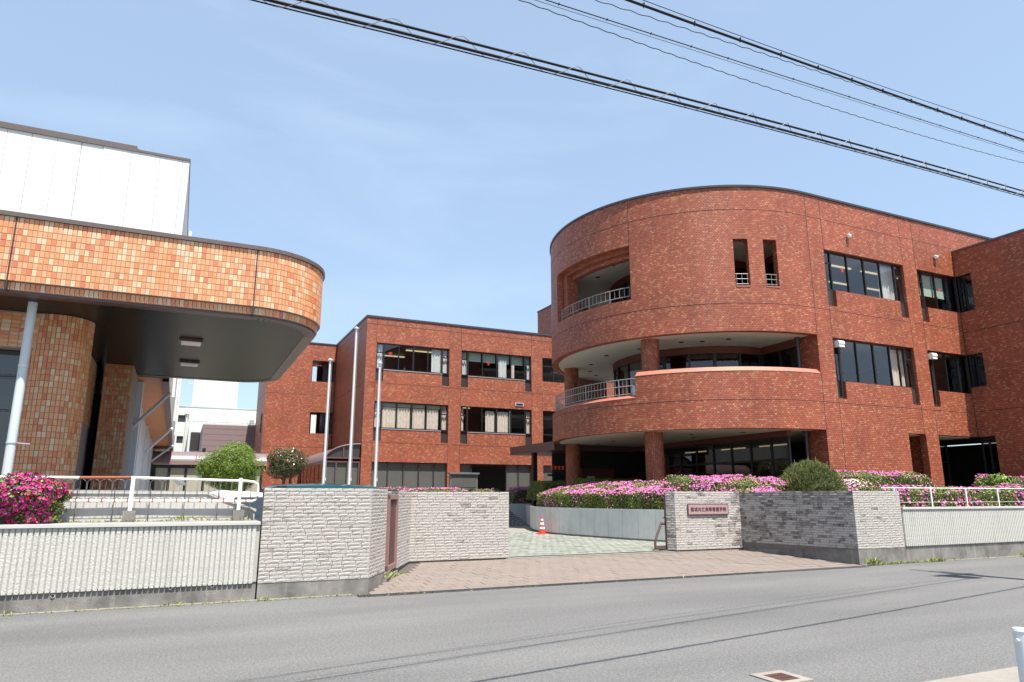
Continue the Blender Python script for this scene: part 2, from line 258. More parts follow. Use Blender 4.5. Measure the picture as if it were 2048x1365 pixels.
# ------------------------------------------------------------------ helpers
def tag(o, label=None, cat=None, group=None, kind=None):
    if label: o['label'] = label
    if cat: o['category'] = cat
    if group: o['group'] = group
    if kind: o['kind'] = kind
    return o
def thing(name, label, cat, loc=(0, 0, 0), group=None):
    o = bpy.data.objects.new(name, None); COL.objects.link(o); o.location = loc; o.empty_display_size = 0.3
    return tag(o, label, cat, group)
def attach(o, parent):
    """child built in world coordinates under a thing that sits at its own base"""
    if parent is not None:
        o.parent = parent
        w = Vector((0, 0, 0)); p = parent
        while p is not None: w += p.location; p = p.parent
        o.location = o.location - w
    return o
class MB:
    def __init__(s): s.v = []; s.f = []; s.mi = []; s.uv = []
    def quad(s, pts, mi=0, uv=None):
        n = len(s.v); s.v += [tuple(p) for p in pts]; s.f.append(tuple(range(n, n + len(pts)))); s.mi.append(mi)
        if uv is None:
            a = Vector(pts[0]); nrm = (Vector(pts[1]) - a).cross(Vector(pts[2]) - a)
            ax = max(range(3), key=lambda i: abs(nrm[i]))
            uv = [(p[1], p[2]) if ax == 0 else ((p[0], p[2]) if ax == 1 else (p[0], p[1])) for p in pts]
        s.uv.append(uv)
    def box(s, x0, x1, y0, y1, z0, z1, mi=0, bottom=True):
        if x0 > x1: x0, x1 = x1, x0
        if y0 > y1: y0, y1 = y1, y0
        s.quad([(x0, y0, z0), (x1, y0, z0), (x1, y0, z1), (x0, y0, z1)], mi)
        s.quad([(x1, y1, z0), (x0, y1, z0), (x0, y1, z1), (x1, y1, z1)], mi)
        s.quad([(x0, y1, z0), (x0, y0, z0), (x0, y0, z1), (x0, y1, z1)], mi)
        s.quad([(x1, y0, z0), (x1, y1, z0), (x1, y1, z1), (x1, y0, z1)], mi)
        s.quad([(x0, y0, z1), (x1, y0, z1), (x1, y1, z1), (x0, y1, z1)], mi)
        if bottom: s.quad([(x0, y1, z0), (x1, y1, z0), (x1, y0, z0), (x0, y0, z0)], mi)
    def mbox(s, mf, u0, u1, d0, d1, z0, z1, mi=0):
        c = [[Vector((*mf(u, d), z)) for z in (z0, z1)] for u, d in ((u0, d0), (u1, d0), (u1, d1), (u0, d1))]
        for i in range(4):
            j = (i + 1) % 4; s.quad([c[i][0], c[j][0], c[j][1], c[i][1]], mi)
        s.quad([c[0][1], c[1][1], c[2][1], c[3][1]], mi); s.quad([c[3][0], c[2][0], c[1][0], c[0][0]], mi)
    def tube(s, pts, r, n=8, mi=0, caps=True):
        pts = [Vector(p) for p in pts]; rr = r if isinstance(r, (list, tuple)) else [r] * len(pts)
        rings = []; up = Vector((0, 0, 1))
        for i, p in enumerate(pts):
            d = (pts[min(i + 1, len(pts) - 1)] - pts[max(i - 1, 0)]).normalized()
            a = d.cross(up if abs(d.z) < 0.95 else Vector((1, 0, 0))).normalized(); b = a.cross(d)
            rings.append([p + (a * math.cos(2 * math.pi * k / n) + b * math.sin(2 * math.pi * k / n)) * rr[i] for k in range(n)])
        base = len(s.v)
        for rg in rings: s.v += [tuple(q) for q in rg]
        for i in range(len(pts) - 1):
            for k in range(n):
                k2 = (k + 1) % n; s.f.append((base + i * n + k, base + i * n + k2, base + (i + 1) * n + k2, base + (i + 1) * n + k)); s.mi.append(mi); s.uv.append([(0, 0)] * 4)
        if caps:
            s.f.append(tuple(base + k for k in reversed(range(n)))); s.mi.append(mi); s.uv.append([(0, 0)] * n)
            s.f.append(tuple(base + (len(pts) - 1) * n + k for k in range(n))); s.mi.append(mi); s.uv.append([(0, 0)] * n)
    def lathe(s, cx, cy, prof, n=32, mi=0, a0=0, a1=2 * math.pi, capt=True):
        full = abs(a1 - a0 - 2 * math.pi) < 1e-6
        m = n if full else n + 1
        for (r0, z0), (r1, z1) in zip(prof[:-1], prof[1:]):
            for k in range(n):
                A = a0 + (a1 - a0) * k / n; B = a0 + (a1 - a0) * (k + 1) / n
                rm = max(r0, r1)
                s.quad([(cx + r0 * math.cos(A), cy + r0 * math.sin(A), z0), (cx + r0 * math.cos(B), cy + r0 * math.sin(B), z0), (cx + r1 * math.cos(B), cy + r1 * math.sin(B), z1), (cx + r1 * math.cos(A), cy + r1 * math.sin(A), z1)], mi,
                       [(A * rm, z0), (B * rm, z0), (B * rm, z1), (A * rm, z1)])
        if capt:
            r, z = prof[-1]
            if r > 1e-4: s.quad([(cx + r * math.cos(a0 + (a1 - a0) * k / n), cy + r * math.sin(a0 + (a1 - a0) * k / n), z) for k in range(m)], mi)
    def build(s, name, mats, parent=None, smooth=False, label=None, kind=None, cat=None, group=None, merge=False):
        me = bpy.data.meshes.new(name); me.from_pydata(s.v, [], s.f)
        if not isinstance(mats, (list, tuple)): mats = [mats]
        for m in mats: me.materials.append(m)
        me.polygons.foreach_set('material_index', s.mi)
        ul = me.uv_layers.new(name='UVMap'); flat = [c for f in s.uv for p in f for c in p]
        ul.data.foreach_set('uv', flat)
        if merge or smooth:
            bm = bmesh.new(); bm.from_mesh(me); bmesh.ops.remove_doubles(bm, verts=bm.verts, dist=1e-4); bm.to_mesh(me); bm.free()
        if smooth: me.polygons.foreach_set('use_smooth', [True] * len(me.polygons))
        if smooth: me.set_sharp_from_angle(angle=R(40))
        me.update()
        o = bpy.data.objects.new(name, me); COL.objects.link(o); attach(o, parent)
        return tag(o, label, cat, group, kind)
def mesh_arr(name, V, F, mats, tone=None, mi=None):
    me = bpy.data.meshes.new(name); nv, nf, k = len(V), len(F), F.shape[1]
    me.vertices.add(nv); me.vertices.foreach_set('co', V.astype(np.float32).ravel())
    me.loops.add(nf * k); me.loops.foreach_set('vertex_index', F.astype(np.int32).ravel())
    me.polygons.add(nf); me.polygons.foreach_set('loop_start', np.arange(0, nf * k, k, dtype=np.int32)); me.polygons.foreach_set('loop_total', np.full(nf, k, dtype=np.int32))
    for m in (mats if isinstance(mats, (list, tuple)) else [mats]): me.materials.append(m)
    if mi is not None: me.polygons.foreach_set('material_index', mi.astype(np.int32))
    if tone is not None:
        a = me.color_attributes.new('tone', 'FLOAT_COLOR', 'POINT'); c = np.ones((nv, 4), np.float32); c[:, :3] = tone; a.data.foreach_set('color', c.ravel())
    me.update(calc_edges=True); me.validate(); return me
def obj(name, me, parent=None, **k):
    o = bpy.data.objects.new(name, me); COL.objects.link(o); attach(o, parent); return tag(o, **k)
def copy_tree(o, parent=None):
    c = o.copy(); COL.objects.link(c); c.parent = parent
    for ch in list(o.children): copy_tree(ch, c)
    return c

def wall(mb, mf, u0, u1, z0, z1, holes, th=0.3, du=None, mi=0, uo=0.0, back=True):
    us = {u0, u1}; zs = {z0, z1}
    for a, b, c, d in holes:
        us |= {min(max(a, u0), u1), min(max(b, u0), u1)}; zs |= {min(max(c, z0), z1), min(max(d, z0), z1)}
    if du:
        k = u0
        while k < min(u1, 0): us.add(round(k, 4)); k += du
    us = sorted(us); zs = sorted(zs)
    us = [u for i, u in enumerate(us) if i == 0 or u - us[i - 1] > 1e-4]; zs = [z for i, z in enumerate(zs) if i == 0 or z - zs[i - 1] > 1e-4]
    nu, nz_ = len(us) - 1, len(zs) - 1
    S = [[True] * nz_ for _ in range(nu)]
    for i in range(nu):
        for j in range(nz_):
            u = (us[i] + us[i + 1]) / 2; z = (zs[j] + zs[j + 1]) / 2
            if any(a < u < b and c < z < d for a, b, c, d in holes): S[i][j] = False
    P = lambda u, d, z: (*mf(u, d), z)
    for i in range(nu):
        for j in range(nz_):
            if not S[i][j]: continue
            a, b, c, d = us[i], us[i + 1], zs[j], zs[j + 1]
            mb.quad([P(a, 0, c), P(b, 0, c), P(b, 0, d), P(a, 0, d)], mi, [(a + uo, c), (b + uo, c), (b + uo, d), (a + uo, d)])
            if back: mb.quad([P(b, th, c), P(a, th, c), P(a, th, d), P(b, th, d)], mi, [(b + uo, c), (a + uo, c), (a + uo, d), (b + uo, d)])
            if i == 0 or not S[i - 1][j]: mb.quad([P(a, th, c), P(a, 0, c), P(a, 0, d), P(a, th, d)], mi, [(a + th, c), (a, c), (a, d), (a + th, d)])
            if i == nu - 1 or not S[i + 1][j]: mb.quad([P(b, 0, c), P(b, th, c), P(b, th, d), P(b, 0, d)], mi, [(b, c), (b + th, c), (b + th, d), (b, d)])
            if j == 0 or not S[i][j - 1]: mb.quad([P(a, th, c), P(b, th, c), P(b, 0, c), P(a, 0, c)], mi, [(a, c + th), (b, c + th), (b, c), (a, c)])
            if j == nz_ - 1 or not S[i][j + 1]: mb.quad([P(a, 0, d), P(b, 0, d), P(b, th, d), P(a, th, d)], mi, [(a, d), (b, d), (b, d + th), (a, d + th)])

def make_window(root, mf, u0, u1, z0, z1, mull, d=0.16, trans=None, glass='glass', fw=0.055, label=None, post=None):
    """frame mesh (a part) with one pane object per bay (sub-parts). mull: inner mullion positions; trans: {bay index: z of transom}"""
    mb = MB(); e = 0.04
    mb.mbox(mf, u0, u1, d - e, d + e, z0, z0 + fw); mb.mbox(mf, u0, u1, d - e, d + e, z1 - fw, z1)
    xs = [u0] + list(mull) + [u1]
    mb.mbox(mf, u0, u0 + fw, d - e, d + e, z0 + fw, z1 - fw); mb.mbox(mf, u1 - fw, u1, d - e, d + e, z0 + fw, z1 - fw)
    for k, m in enumerate(mull):
        w = fw * (1.3 if post and k in post else 0.75)
        mb.mbox(mf, m - w / 2, m + w / 2, d - e - 0.012, d + e + 0.012, z0 + fw, z1 - fw)
    trans = trans or {}
    for k, tz in trans.items():
        mb.mbox(mf, xs[k] + fw * .7, xs[k + 1] - fw * .7, d - e * .8, d + e * .8, tz - fw / 2, tz + fw / 2)
    fr = mb.build('window', M['frame'], root, label=label)
    for k in range(len(xs) - 1):
        p = MB(); a, b = xs[k] + 0.02, xs[k + 1] - 0.02
        p.quad([(*mf(a, d), z0 + .03), (*mf(b, d), z0 + .03), (*mf(b, d), z1 - .03), (*mf(a, d), z1 - .03)])
        p.build('pane', M[glass], fr)
    return fr
def curtain(root, mf, u0, u1, z0, z1, d, m='curtain', amp=0.05, pitch=0.16, name='curtain'):
    n = max(4, int((u1 - u0) / 0.03)); V = []; F = []
    ph = random.random() * 6
    for i in range(n + 1):
        u = u0 + (u1 - u0) * i / n
        dd = d + amp * math.sin(ph + 2 * math.pi * u / pitch + 0.8 * math.sin(u * 5 + ph)) * (0.7 + 0.3 * math.sin(u * 11))
        for z in (z0, z1): V.append((*mf(u, dd), z))
    for i in range(n): F.append((2 * i, 2 * i + 2, 2 * i + 3, 2 * i + 1))
    me = bpy.data.meshes.new(name); me.from_pydata(V, [], F); me.materials.append(M[m]); me.polygons.foreach_set('use_smooth', [True] * len(F)); me.update()
    return obj(name, me, root)
def plate(root, name, mf, u0, u1, d0, d1, z0, z1, m, **k):
    mb = MB(); mb.mbox(mf, u0, u1, d0, d1, z0, z1); return mb.build(name, M[m] if isinstance(m, str) else m, root, **k)

# ------------------------------------------------------------------ ground and road
ZS = 0.20        # yard level behind the walls
mb = MB(); mb.quad([(-400, -400, -0.03), (600, -400, -0.03), (600, 600, -0.03), (-400, 600, -0.03)])
mb.build('ground', M['ground'], kind='structure', label='grey ground stretching away beyond the road and yard')
mb = MB(); mb.quad([(-120, 4.66, -0.004), (160, 4.66, -0.004), (160, 12.9, 0.004), (-120, 12.9, 0.004)])
mb.build('road', M['asphalt'], kind='structure', label='sunlit grey asphalt road in front of the walls')
mb = MB()
mb.quad([(-60, -30, 0.0), (60, -30, 0.0), (60, 4.66, 0.0), (-60, 4.66, 0.0)])
mb.build('pavement', M['concrete'], kind='structure', label='pale worn concrete strip on the near side of the road')
mb = MB(); mb.box(-60, 90, 12.7, 120, -0.02, ZS - 0.02, bottom=False)
yard = None
mb2 = MB()
pts = [(-60, 16.4), (-60, 140), (160, 140), (160, 12.75), (16.5, 12.75), (16.5, 16.4)]
mb2.quad([(-60, 16.3, ZS), (160, 16.3, ZS), (160, 160, ZS), (-60, 160, ZS)])
mb2.build('yard', M['ground'], kind='structure', label='yard surface behind the gate walls')

# apron of salmon pavers
AX0 = lambda y: 3.13 + (y - 12.6) * (4.89 - 3.13) / 3.4 if y > 12.6 else 3.0
AX1 = lambda y: 15.3 - (y - 12.6) * (15.3 - 14.75) / 3.4 if y > 12.6 else 15.3
zap = lambda y: 0.012 + (max(y, 12.45) - 12.45) * (0.175 - 0.012) / 3.6
ap = MB(); ys = [12.45, 12.6, 13.6, 14.8, 16.05]
for a, b in zip(ys[:-1], ys[1:]):
    ap.quad([(AX0(a) - .1, a, zap(a) - 0.008), (AX1(a) + .1, a, zap(a) - 0.008), (AX1(b) + .1, b, zap(b) - 0.008), (AX0(b) - .1, b, zap(b) - 0.008)])
apron = ap.build('driveway_apron', M['paverj'], kind='structure', label='sloping apron of salmon pavers between road and gate')
def pv_mesh(name, w, l, m, ch=0.004, h=0.02):
    b = MB(); a, c = w / 2, l / 2
    b.quad([(-a + ch, -c + ch, 0), (a - ch, -c + ch, 0), (a - ch, c - ch, 0), (-a + ch, c - ch, 0)])
    for p, q in (((-a, -c), (a, -c)), ((a, -c), (a, c)), ((a, c), (-a, c)), ((-a, c), (-a, -c))):
        s_ = lambda t: (t[0] - math.copysign(ch, t[0]), t[1] - math.copysign(ch, t[1]), 0)
        b.quad([(p[0], p[1], -ch), (q[0], q[1], -ch), s_(q), s_(p)])
    me = bpy.data.meshes.new(name); me.from_pydata(b.v, [], b.f); me.materials.append(m); me.update(); return me
pvm = pv_mesh('paver', 0.295, 0.295, M['paver'])
slots = []
yy = 12.62
while yy < 16.0:
    xx = 3.0 + (int(round((yy - 12.62) / .303)) % 2) * 0.15
    while xx < 15.6:
        if xx - .15 > AX0(yy) - 0.02 and xx + .15 < AX1(yy) + 0.05: slots.append((xx, yy))
        xx += 0.303
    yy += 0.303
slots.sort(key=lambda p: p[0] ** 2 + p[1] ** 2)
def pz(): return random.uniform(-0.0025, 0.0025)
for k, (x, y) in enumerate(slots[:300]):
    o = bpy.data.objects.new('paver', pvm); COL.objects.link(o); o.parent = apron; o.location = (x, y, zap(y) + pz() + 0.002)
    o.rotation_euler = (R(2.6) + random.uniform(-.004, .004), random.uniform(-.004, .004), 0)
rest = MB()
for x, y in slots[300:]:
    z = zap(y) + pz(); c = 0.146
    rest.quad([(x - c, y - c, z - .006), (x + c, y - c, z - .006), (x + c, y + c, z + .008), (x - c, y + c, z + .008)])
if slots[300:]: rest.build('paver_field', M['paver'], apron, kind='stuff')
# gate rail strip and edging
mb = MB(); mb.box(7.3, 14.6, 16.0, 16.17, 0.1, 0.196); mb.build('edging_strip', M['concrete'], apron)
mb = MB(); mb.box(7.3, 14.6, 16.215, 16.235, 0.1, 0.213); mb.build('gate_rail', M['rustlid'], apron)
# drainage grating along the apron
dr = thing('drain_grating', 'long dark steel drain grating along the foot of the salmon apron', 'drain', (8, 12.3, 0))
mb = MB(); mb.box(2.9, 15.2, 12.26, 12.44, -0.05, 0.006); mb.build('channel', M['ironhole'], dr)
mb = MB(); mb.box(2.9, 15.2, 12.25, 12.275, 0, 0.016); mb.box(2.9, 15.2, 12.425, 12.45, 0, 0.018)
x = 2.92
while x < 11.9:
    mb.box(x, x + 0.022, 12.275, 12.425, 0, 0.014); x += 0.055
mb.box(11.9, 15.2, 12.275, 12.425, 0, 0.013)
mb.build('bars', M['iron'], dr)
# green pavers
gp = MB(); gp.quad([(5.2, 16.17, ZS + .004), (18, 16.17, ZS + .004), (18, 27.3, ZS + .004), (5.2, 27.3, ZS + .004)])
gpo = gp.build('driveway', M['gpaverj'], kind='structure', label='pale green paved driveway beyond the gate')
g2 = MB(); yy = 16.30; row = 0
while yy < 27.2:
    xx = 6.6 + (row % 2) * 0.13
    while xx < 14.6:
        z = ZS + 0.009 + random.uniform(0, .006)
        t = random.uniform(-.004, .004)
        c, d = 0.122, 0.117
        g2.quad([(xx - c, yy - d, z), (xx + c, yy - d, z), (xx + c, yy + d, z + t), (xx - c, yy + d, z + t)])
        xx += 0.255
    yy += 0.245; row += 1
g2.build('green_paver_field', M['gpaver'], gpo, kind='stuff')
mb = MB(); mb.quad([(6, 27.3, ZS + .006), (17.5, 27.3, ZS + .006), (17.5, 60, ZS + .006), (6, 60, ZS + .006)]); mb.build('path', M['concrete'], kind='structure', label='pale concrete drive running on past the traffic cone')

# ------------------------------------------------------------------ block walls
def block_meshes():
    out = []
    for k in range(5):
        rs = random.Random(k + 3)
        nx, nz = 5, 3; b = MB()
        P = {}
        for i in range(nx):
            for j in range(nz):
                e = (i in (0, nx - 1)) or (j in (0, nz - 1))
                P[i, j] = (i / (nx - 1), -(0.004 if e else 0.007 + rs.uniform(-.003, .005)), j / (nz - 1))
        for i in range(nx - 1):
            for j in range(nz - 1): b.quad([P[i, j], P[i + 1, j], P[i + 1, j + 1], P[i, j + 1]])
        b.quad([(0, .02, 0), (1, .02, 0), (1, -.006, 0), (0, -.006, 0)]); b.quad([(0, -.006, 1), (1, -.006, 1), (1, .02, 1), (0, .02, 1)])
        b.quad([(0, .02, 0), (0, -.006, 0), (0, -.006, 1), (0, .02, 1)]); b.quad([(1, -.006, 0), (1, .02, 0), (1, .02, 1), (1, -.006, 1)])
        row = []
        for m in SM:
            me = bpy.data.meshes.new('stone_block'); me.from_pydata(b.v, [], b.f); me.materials.append(m); me.update(); row.append(me)
        out.append(row)
    return out
BM = block_meshes()
def stone_wall(root, runs, rows=25, z1=1.8, stain=None, name='stone_block'):
    """runs: list of (P0, P1, zbottom) faces seen from outside left to right"""
    L_ = []
    for ri, (p0, p1, zb) in enumerate(runs):
        p0 = Vector(p0); p1 = Vector(p1); d = p1 - p0; Ln = d.length; d.normalize(); ang = math.atan2(d.y, d.x)
        h = (z1 - zb) / rows
        for r in range(rows):
            u = 0; off = random.uniform(0.08, 0.22); first = True
            while u < Ln - 1e-3:
                l = off if first else random.choice((0.20, 0.24, 0.24, 0.28, 0.16)); first = False
                l = min(l, Ln - u)
                if Ln - u - l < 0.05: l = Ln - u
                q = p0 + d * u; z = zb + r * h
                s = stain(ri, u + l / 2, z + h / 2, Ln) if stain else 0
                mi = random.choices([0, 1, 2, 3], [4, 4, 2, 2])[0]
                x = random.random()
                if x < s * (0.5 if s < .5 else .8): mi = random.choice((4, 4, 4, 5) if s > .2 else (4,))
                elif x < s: mi = 6
                L_.append((q.x, q.y, z, ang, l - 0.005, h - 0.0045, mi, random.randrange(5)))
                u += l
    L_.sort(key=lambda t: (t[0]) ** 2 + (t[1]) ** 2)
    for x, y, z, a, l, h, mi, sh in L_[:300]:
        o = bpy.data.objects.new(name, BM[sh][mi]); COL.objects.link(o); o.location = (x, y, z); o.rotation_euler = (0, 0, a); o.scale = (l, 1, h)
        attach(o, root)
    mb = MB()
    for x, y, z, a, l, h, mi, sh in L_[300:]:
        me = BM[sh][mi]; n = len(mb.v); ca, sa = math.cos(a), math.sin(a)
        for v in me.vertices:
            X, Y, Z = v.co.x * l, v.co.y, v.co.z * h; mb.v.append((x + X * ca - Y * sa, y + X * sa + Y * ca, z + Z))
        for p in me.polygons: mb.f.append(tuple(n + i for i in p.vertices)); mb.mi.append(mi); mb.uv.append([(0, 0)] * len(p.vertices))
    if mb.v: mb.build('stone_block_field', SM, root, kind='stuff')
def core(root, runs, z0, z1, th, name, m, inset=0.012):
    mb = MB()
    for p0, p1 in runs:
        p0 = Vector(p0).to_3d(); p1 = Vector(p1).to_3d(); d = (p1 - p0).normalized(); n = Vector((-d.y, d.x, 0))
        a = p0 + n * inset; b = p1 + n * inset; c = p1 + n * th; e = p0 + n * th
        for q in ((a, b), (b, c), (c, e), (e, a)): mb.quad([(q[0].x, q[0].y, z0), (q[1].x, q[1].y, z0), (q[1].x, q[1].y, z1), (q[0].x, q[0].y, z1)])
        mb.quad([(t.x, t.y, z1) for t in (a, b, c, e)])
    return mb.build(name, m, root)
A0, A1, A2 = (1.30, 12.6), (3.13, 12.6), (3.69, 13.65)
wA = thing('stone_gate_wall', 'pale split-stone wall on the road edge left of the brown side gate', 'wall', (2.2, 12.6, 0))
core(wA, [(A0, A1), (A1, A2)], 0.27, 1.795, 0.24, 'wall_core', M['mortar'])
core(wA, [(A0, A1), (A1, A2)], -0.02, 0.262, 0.25, 'foundation', M['found'], inset=-0.0)
core(wA, [((1.295, 12.84), (1.30, 12.6))], 0.27, 1.795, 0.02, 'end_cap', M['mortar'])
stone_wall(wA, [(A0, A1, 0.27), (A1, A2, 0.27)], rows=25, z1=1.80, stain=lambda r, u, z, L_: 0.02 + (0.12 if (r == 0 and u < 0.3) else 0))
B0, B1, B2 = (4.20, 14.62), (4.89, 16.0), (7.39, 16.0)
wB = thing('stone_gate_wall', 'pale split-stone wall standing between the brown side gate and the driveway', 'wall', (6, 16, 0))
core(wB, [(B0, B1), (B1, B2)], 0.215, 1.765, 0.26, 'wall_core', M['mortar'])
core(wB, [(B0, B1), (B1, B2)], 0.0, 0.205, 0.25, 'foundation', M['found'], inset=0.03)
stone_wall(wB, [((3.97, 14.73), B0, 0.215), (B0, B1, 0.215), (B1, B2, 0.215)], rows=25, z1=1.77, stain=lambda r, u, z, L_: 0.03 + 0.16 * (r == 2 and 1.0 < z < 1.6 and 0.9 < u < 2.0) + (0.4 if r == 0 else 0))
C0, C1, D1, E1 = (12.42, 16.0), (14.75, 16.0), (15.30, 12.6), (17.02, 12.6)
wC = thing('stone_sign_wall', 'long lichen-stained stone wall carrying the pink name plaque right of the driveway', 'wall', (14, 15, 0))
core(wC, [(C0, C1), (C1, D1), (D1, E1)], 0.23, 1.79, 0.24, 'wall_core', M['mortar'])
core(wC, [(C0, C1)], 0.0, 0.205, 0.25, 'foundation', M['found'], inset=0.03)
mb = MB()
for (p, q) in ((C1, D1), (D1, E1)):
    zt0 = 0.215 if p == C1 else 0.385
    mb.quad([(p[0], p[1], -.02), (q[0], q[1], -.02), (q[0], q[1], .385), (p[0], p[1], zt0)])
mb.quad([(15.3, 12.6, .385), (17.02, 12.6, .385), (17.02, 12.62, .385), (15.28, 12.63, .385)])
mb.build('foundation', M['found'], wC, label='dark stained wedge of concrete under the angled wall')
def stC(r, u, z, L_):
    if r == 0: return 0.25
    if r == 1:
        s = 0.05
        if z < 1.05 and u > 1.3: s += 0.65 * max(0, 1 - abs(z - 0.85) / 0.45) * min(1, (u - 1.2) / 0.6)
        if u > L_ - 0.28: s = max(s, 0.8)
        if z > 1.5 and 0.6 < u < 1.7: s += 0.35
        return s
    if r == 2: return 0.45 + 0.5 * max(0, math.sin(u * 2.6 + z * 3.1 + .5) * math.sin(z * 5.2 + u)) + .15 * (z > 1.5)
    return 0.03
# the angled wall's courses run level; its lowest ones reach down to the sloping foundation
stone_wall(wC, [((12.30, 16.24), C0, 0.23), (C0, C1, 0.23), (C1, D1, 0.39), (D1, E1, 0.39)], rows=24, z1=1.80, stain=stC)
mb = MB(); mb.quad([(14.74, 16.0, .21), (15.29, 12.61, .385), (15.29, 12.61, .395), (14.74, 16.0, .395)]); mb.build('mortar_bed', M['mortar'], wC)
# plaque
pq = MB(); pq.box(12.83, 14.27, 15.955, 15.985, 1.15, 1.455); plq = pq.build('plaque_frame', M['plaqueframe'], wC)
pq = MB(); pq.box(12.855, 14.245, 15.948, 15.965, 1.175, 1.43); plq2 = pq.build('plaque', M['plaque'], wC, label='pink name plaque with ten brown characters')
def text_mesh(body, size, depth, m, name, spacing=1.0):
    cu = bpy.data.curves.new('t', 'FONT'); cu.body = body; cu.size = size; cu.extrude = depth; cu.align_x = 'CENTER'; cu.align_y = 'CENTER'; cu.space_character = spacing; cu.resolution_u = 2; cu.offset = 0.0008
    to = bpy.data.objects.new('t', cu); COL.objects.link(to)
    dg = bpy.context.evaluated_depsgraph_get(); me = bpy.data.meshes.new_from_object(to.evaluated_get(dg)); me.name = name
    bpy.data.objects.remove(to); me.materials.clear(); me.materials.append(m); return me
tm = text_mesh('磐城共立高等看護学院', 0.122, 0.003, M['letter'], 'lettering', 1.08)
o = bpy.data.objects.new('lettering', tm); COL.objects.link(o); o.location = (13.55, 15.944, 1.30); o.rotation_euler = (R(90), 0, 0); attach(o, plq2)

# ------------------------------------------------------------------ ribbed walls
def ribbed(label, x0, x1, y, zf0, zb, zt, group):
    t = thing('ribbed_wall', label, 'wall', ((x0 + x1) / 2, y, 0), group)
    mb = MB(); mb.box(x0, x1, y + 0.0, y + 0.22, -0.03, zb - 0.004); mb.build('foundation', M['found'], t)
    mb = MB(); mb.box(x0, x1, y - 0.015, y + 0.2, zb, zt - 0.05); mb.build('wall_core', M['ribbase'], t)
    mb = MB(); mb.box(x0, x1, y - 0.06, y + 0.24, zt - 0.049, zt); mb.build('coping', M['parapet'], t)
    b = MB(); h = zt - 0.055 - zb; rs = random.Random(2); n = 30; w = 0.068
    for i in range(n):
        za, zc = -0.02 + (h + .02) * i / n, -0.02 + (h + .02) * (i + 1) / n
        b.quad([(0.008, -0.020, za), (w - .008, -0.020, za), (w - .008, -0.020, zc), (0.008, -0.020, zc)])
        b.quad([(0, -.0, za), (0.008, -.020, za), (0.008, -.020, zc), (0, 0, zc)]); b.quad([(w - .008, -.020, za), (w, 0, za), (w, 0, zc), (w - .008, -.020, zc)])
    b.quad([(0, 0, -.02), (w, 0, -.02), (w - .008, -.020, -.02), (.008, -.020, -.02)])
    for i, v in enumerate(b.v):
        pass
    me = bpy.data.meshes.new('rib'); me.from_pydata(b.v, [], b.f); me.materials.append(M['rib'])
    bm = bmesh.new(); bm.from_mesh(me); bmesh.ops.remove_doubles(bm, verts=bm.verts, dist=1e-4)
    for v in bm.verts:
        if v.co.y < -0.015: v.co.y += rs.uniform(-.001, .001)
    bm.to_mesh(me); bm.free()
    x = x0 + 0.01; k = 0
    while x < x1 - 0.05:
        o = bpy.data.objects.new('rib', me); COL.objects.link(o); o.location = (x, y - 0.013, zb); attach(o, t)
        x += 0.0755; k += 1
    return t
rw = ribbed('cream ribbed wall on stained concrete at the left, azalea on top', -5.2, 1.275, 12.6, 0, 0.30, 1.25, 'ribbed roadside walls')
mb = MB()
for xx in (-1.53, 0.02, 0.62): mb.tube([(xx, 12.61, .235 if xx < 0 else .27), (xx, 12.585, .235 if xx < 0 else .27)], 0.028, 12)
mb.build('weep_pipe', M['railwhite'], rw)
mb = MB()
for xx in (-1.53, 0.02, 0.62): mb.tube([(xx, 12.59, .235 if xx < 0 else .27), (xx, 12.583, .235 if xx < 0 else .27)], 0.020, 12)
mb.build('weep_hole', M['ironhole'], rw)
ribbed('cream ribbed wall on stained concrete at the right, below a railed hedge', 17.03, 34, 12.6, 0.05, 0.43, 1.38, 'ribbed roadside walls')
# kerb of dirty mortar along the foot of the left walls
mb = MB(); mb.box(-5.2, 2.85, 12.50, 12.6, -.01, 0.022); mb.build('gutter_strip', M['concrete'], kind='structure', label='thin mortar strip where the left walls meet the road')
mb = MB(); mb.box(15.35, 34, 12.47, 12.6, -.01, 0.022); mb.build('gutter_strip', M['concrete'], kind='structure', label='thin mortar strip where the right walls meet the road')

# raised terrace behind the left wall
mb = MB(); mb.box(-12, 1.27, 12.83, 13.4, 0.0, 1.255); mb.build('terrace', M['concrete'], kind='structure', label='raised concrete ledge behind the left ribbed wall')
pa = thing('parapet_wall', 'low white parapet with a sloping right end behind the pipe railing', 'wall', (-0.5, 13.4, 0))
mb = MB()
def para(v, ya, yb):
    n = len(v); mb.quad([(x, ya, z) for x, z in reversed(v)]); mb.quad([(x, yb, z) for x, z in v])
    for i in range(n): a, c = v[i], v[(i + 1) % n]; mb.quad([(a[0], ya, a[1]), (c[0], ya, c[1]), (c[0], yb, c[1]), (a[0], yb, a[1])])
para([(-9, 1.74), (0.43, 1.69), (1.24, 1.40), (1.24, 0.2), (-9, 0.2)], 13.32, 13.46); mb.build('panel', M['parapet'], pa)
mb = MB(); para([(-9, 1.80), (0.43, 1.745), (1.26, 1.44), (1.26, 1.395), (0.43, 1.692), (-9, 1.742)], 13.30, 13.48); mb.build('coping', M['parapet'], pa)

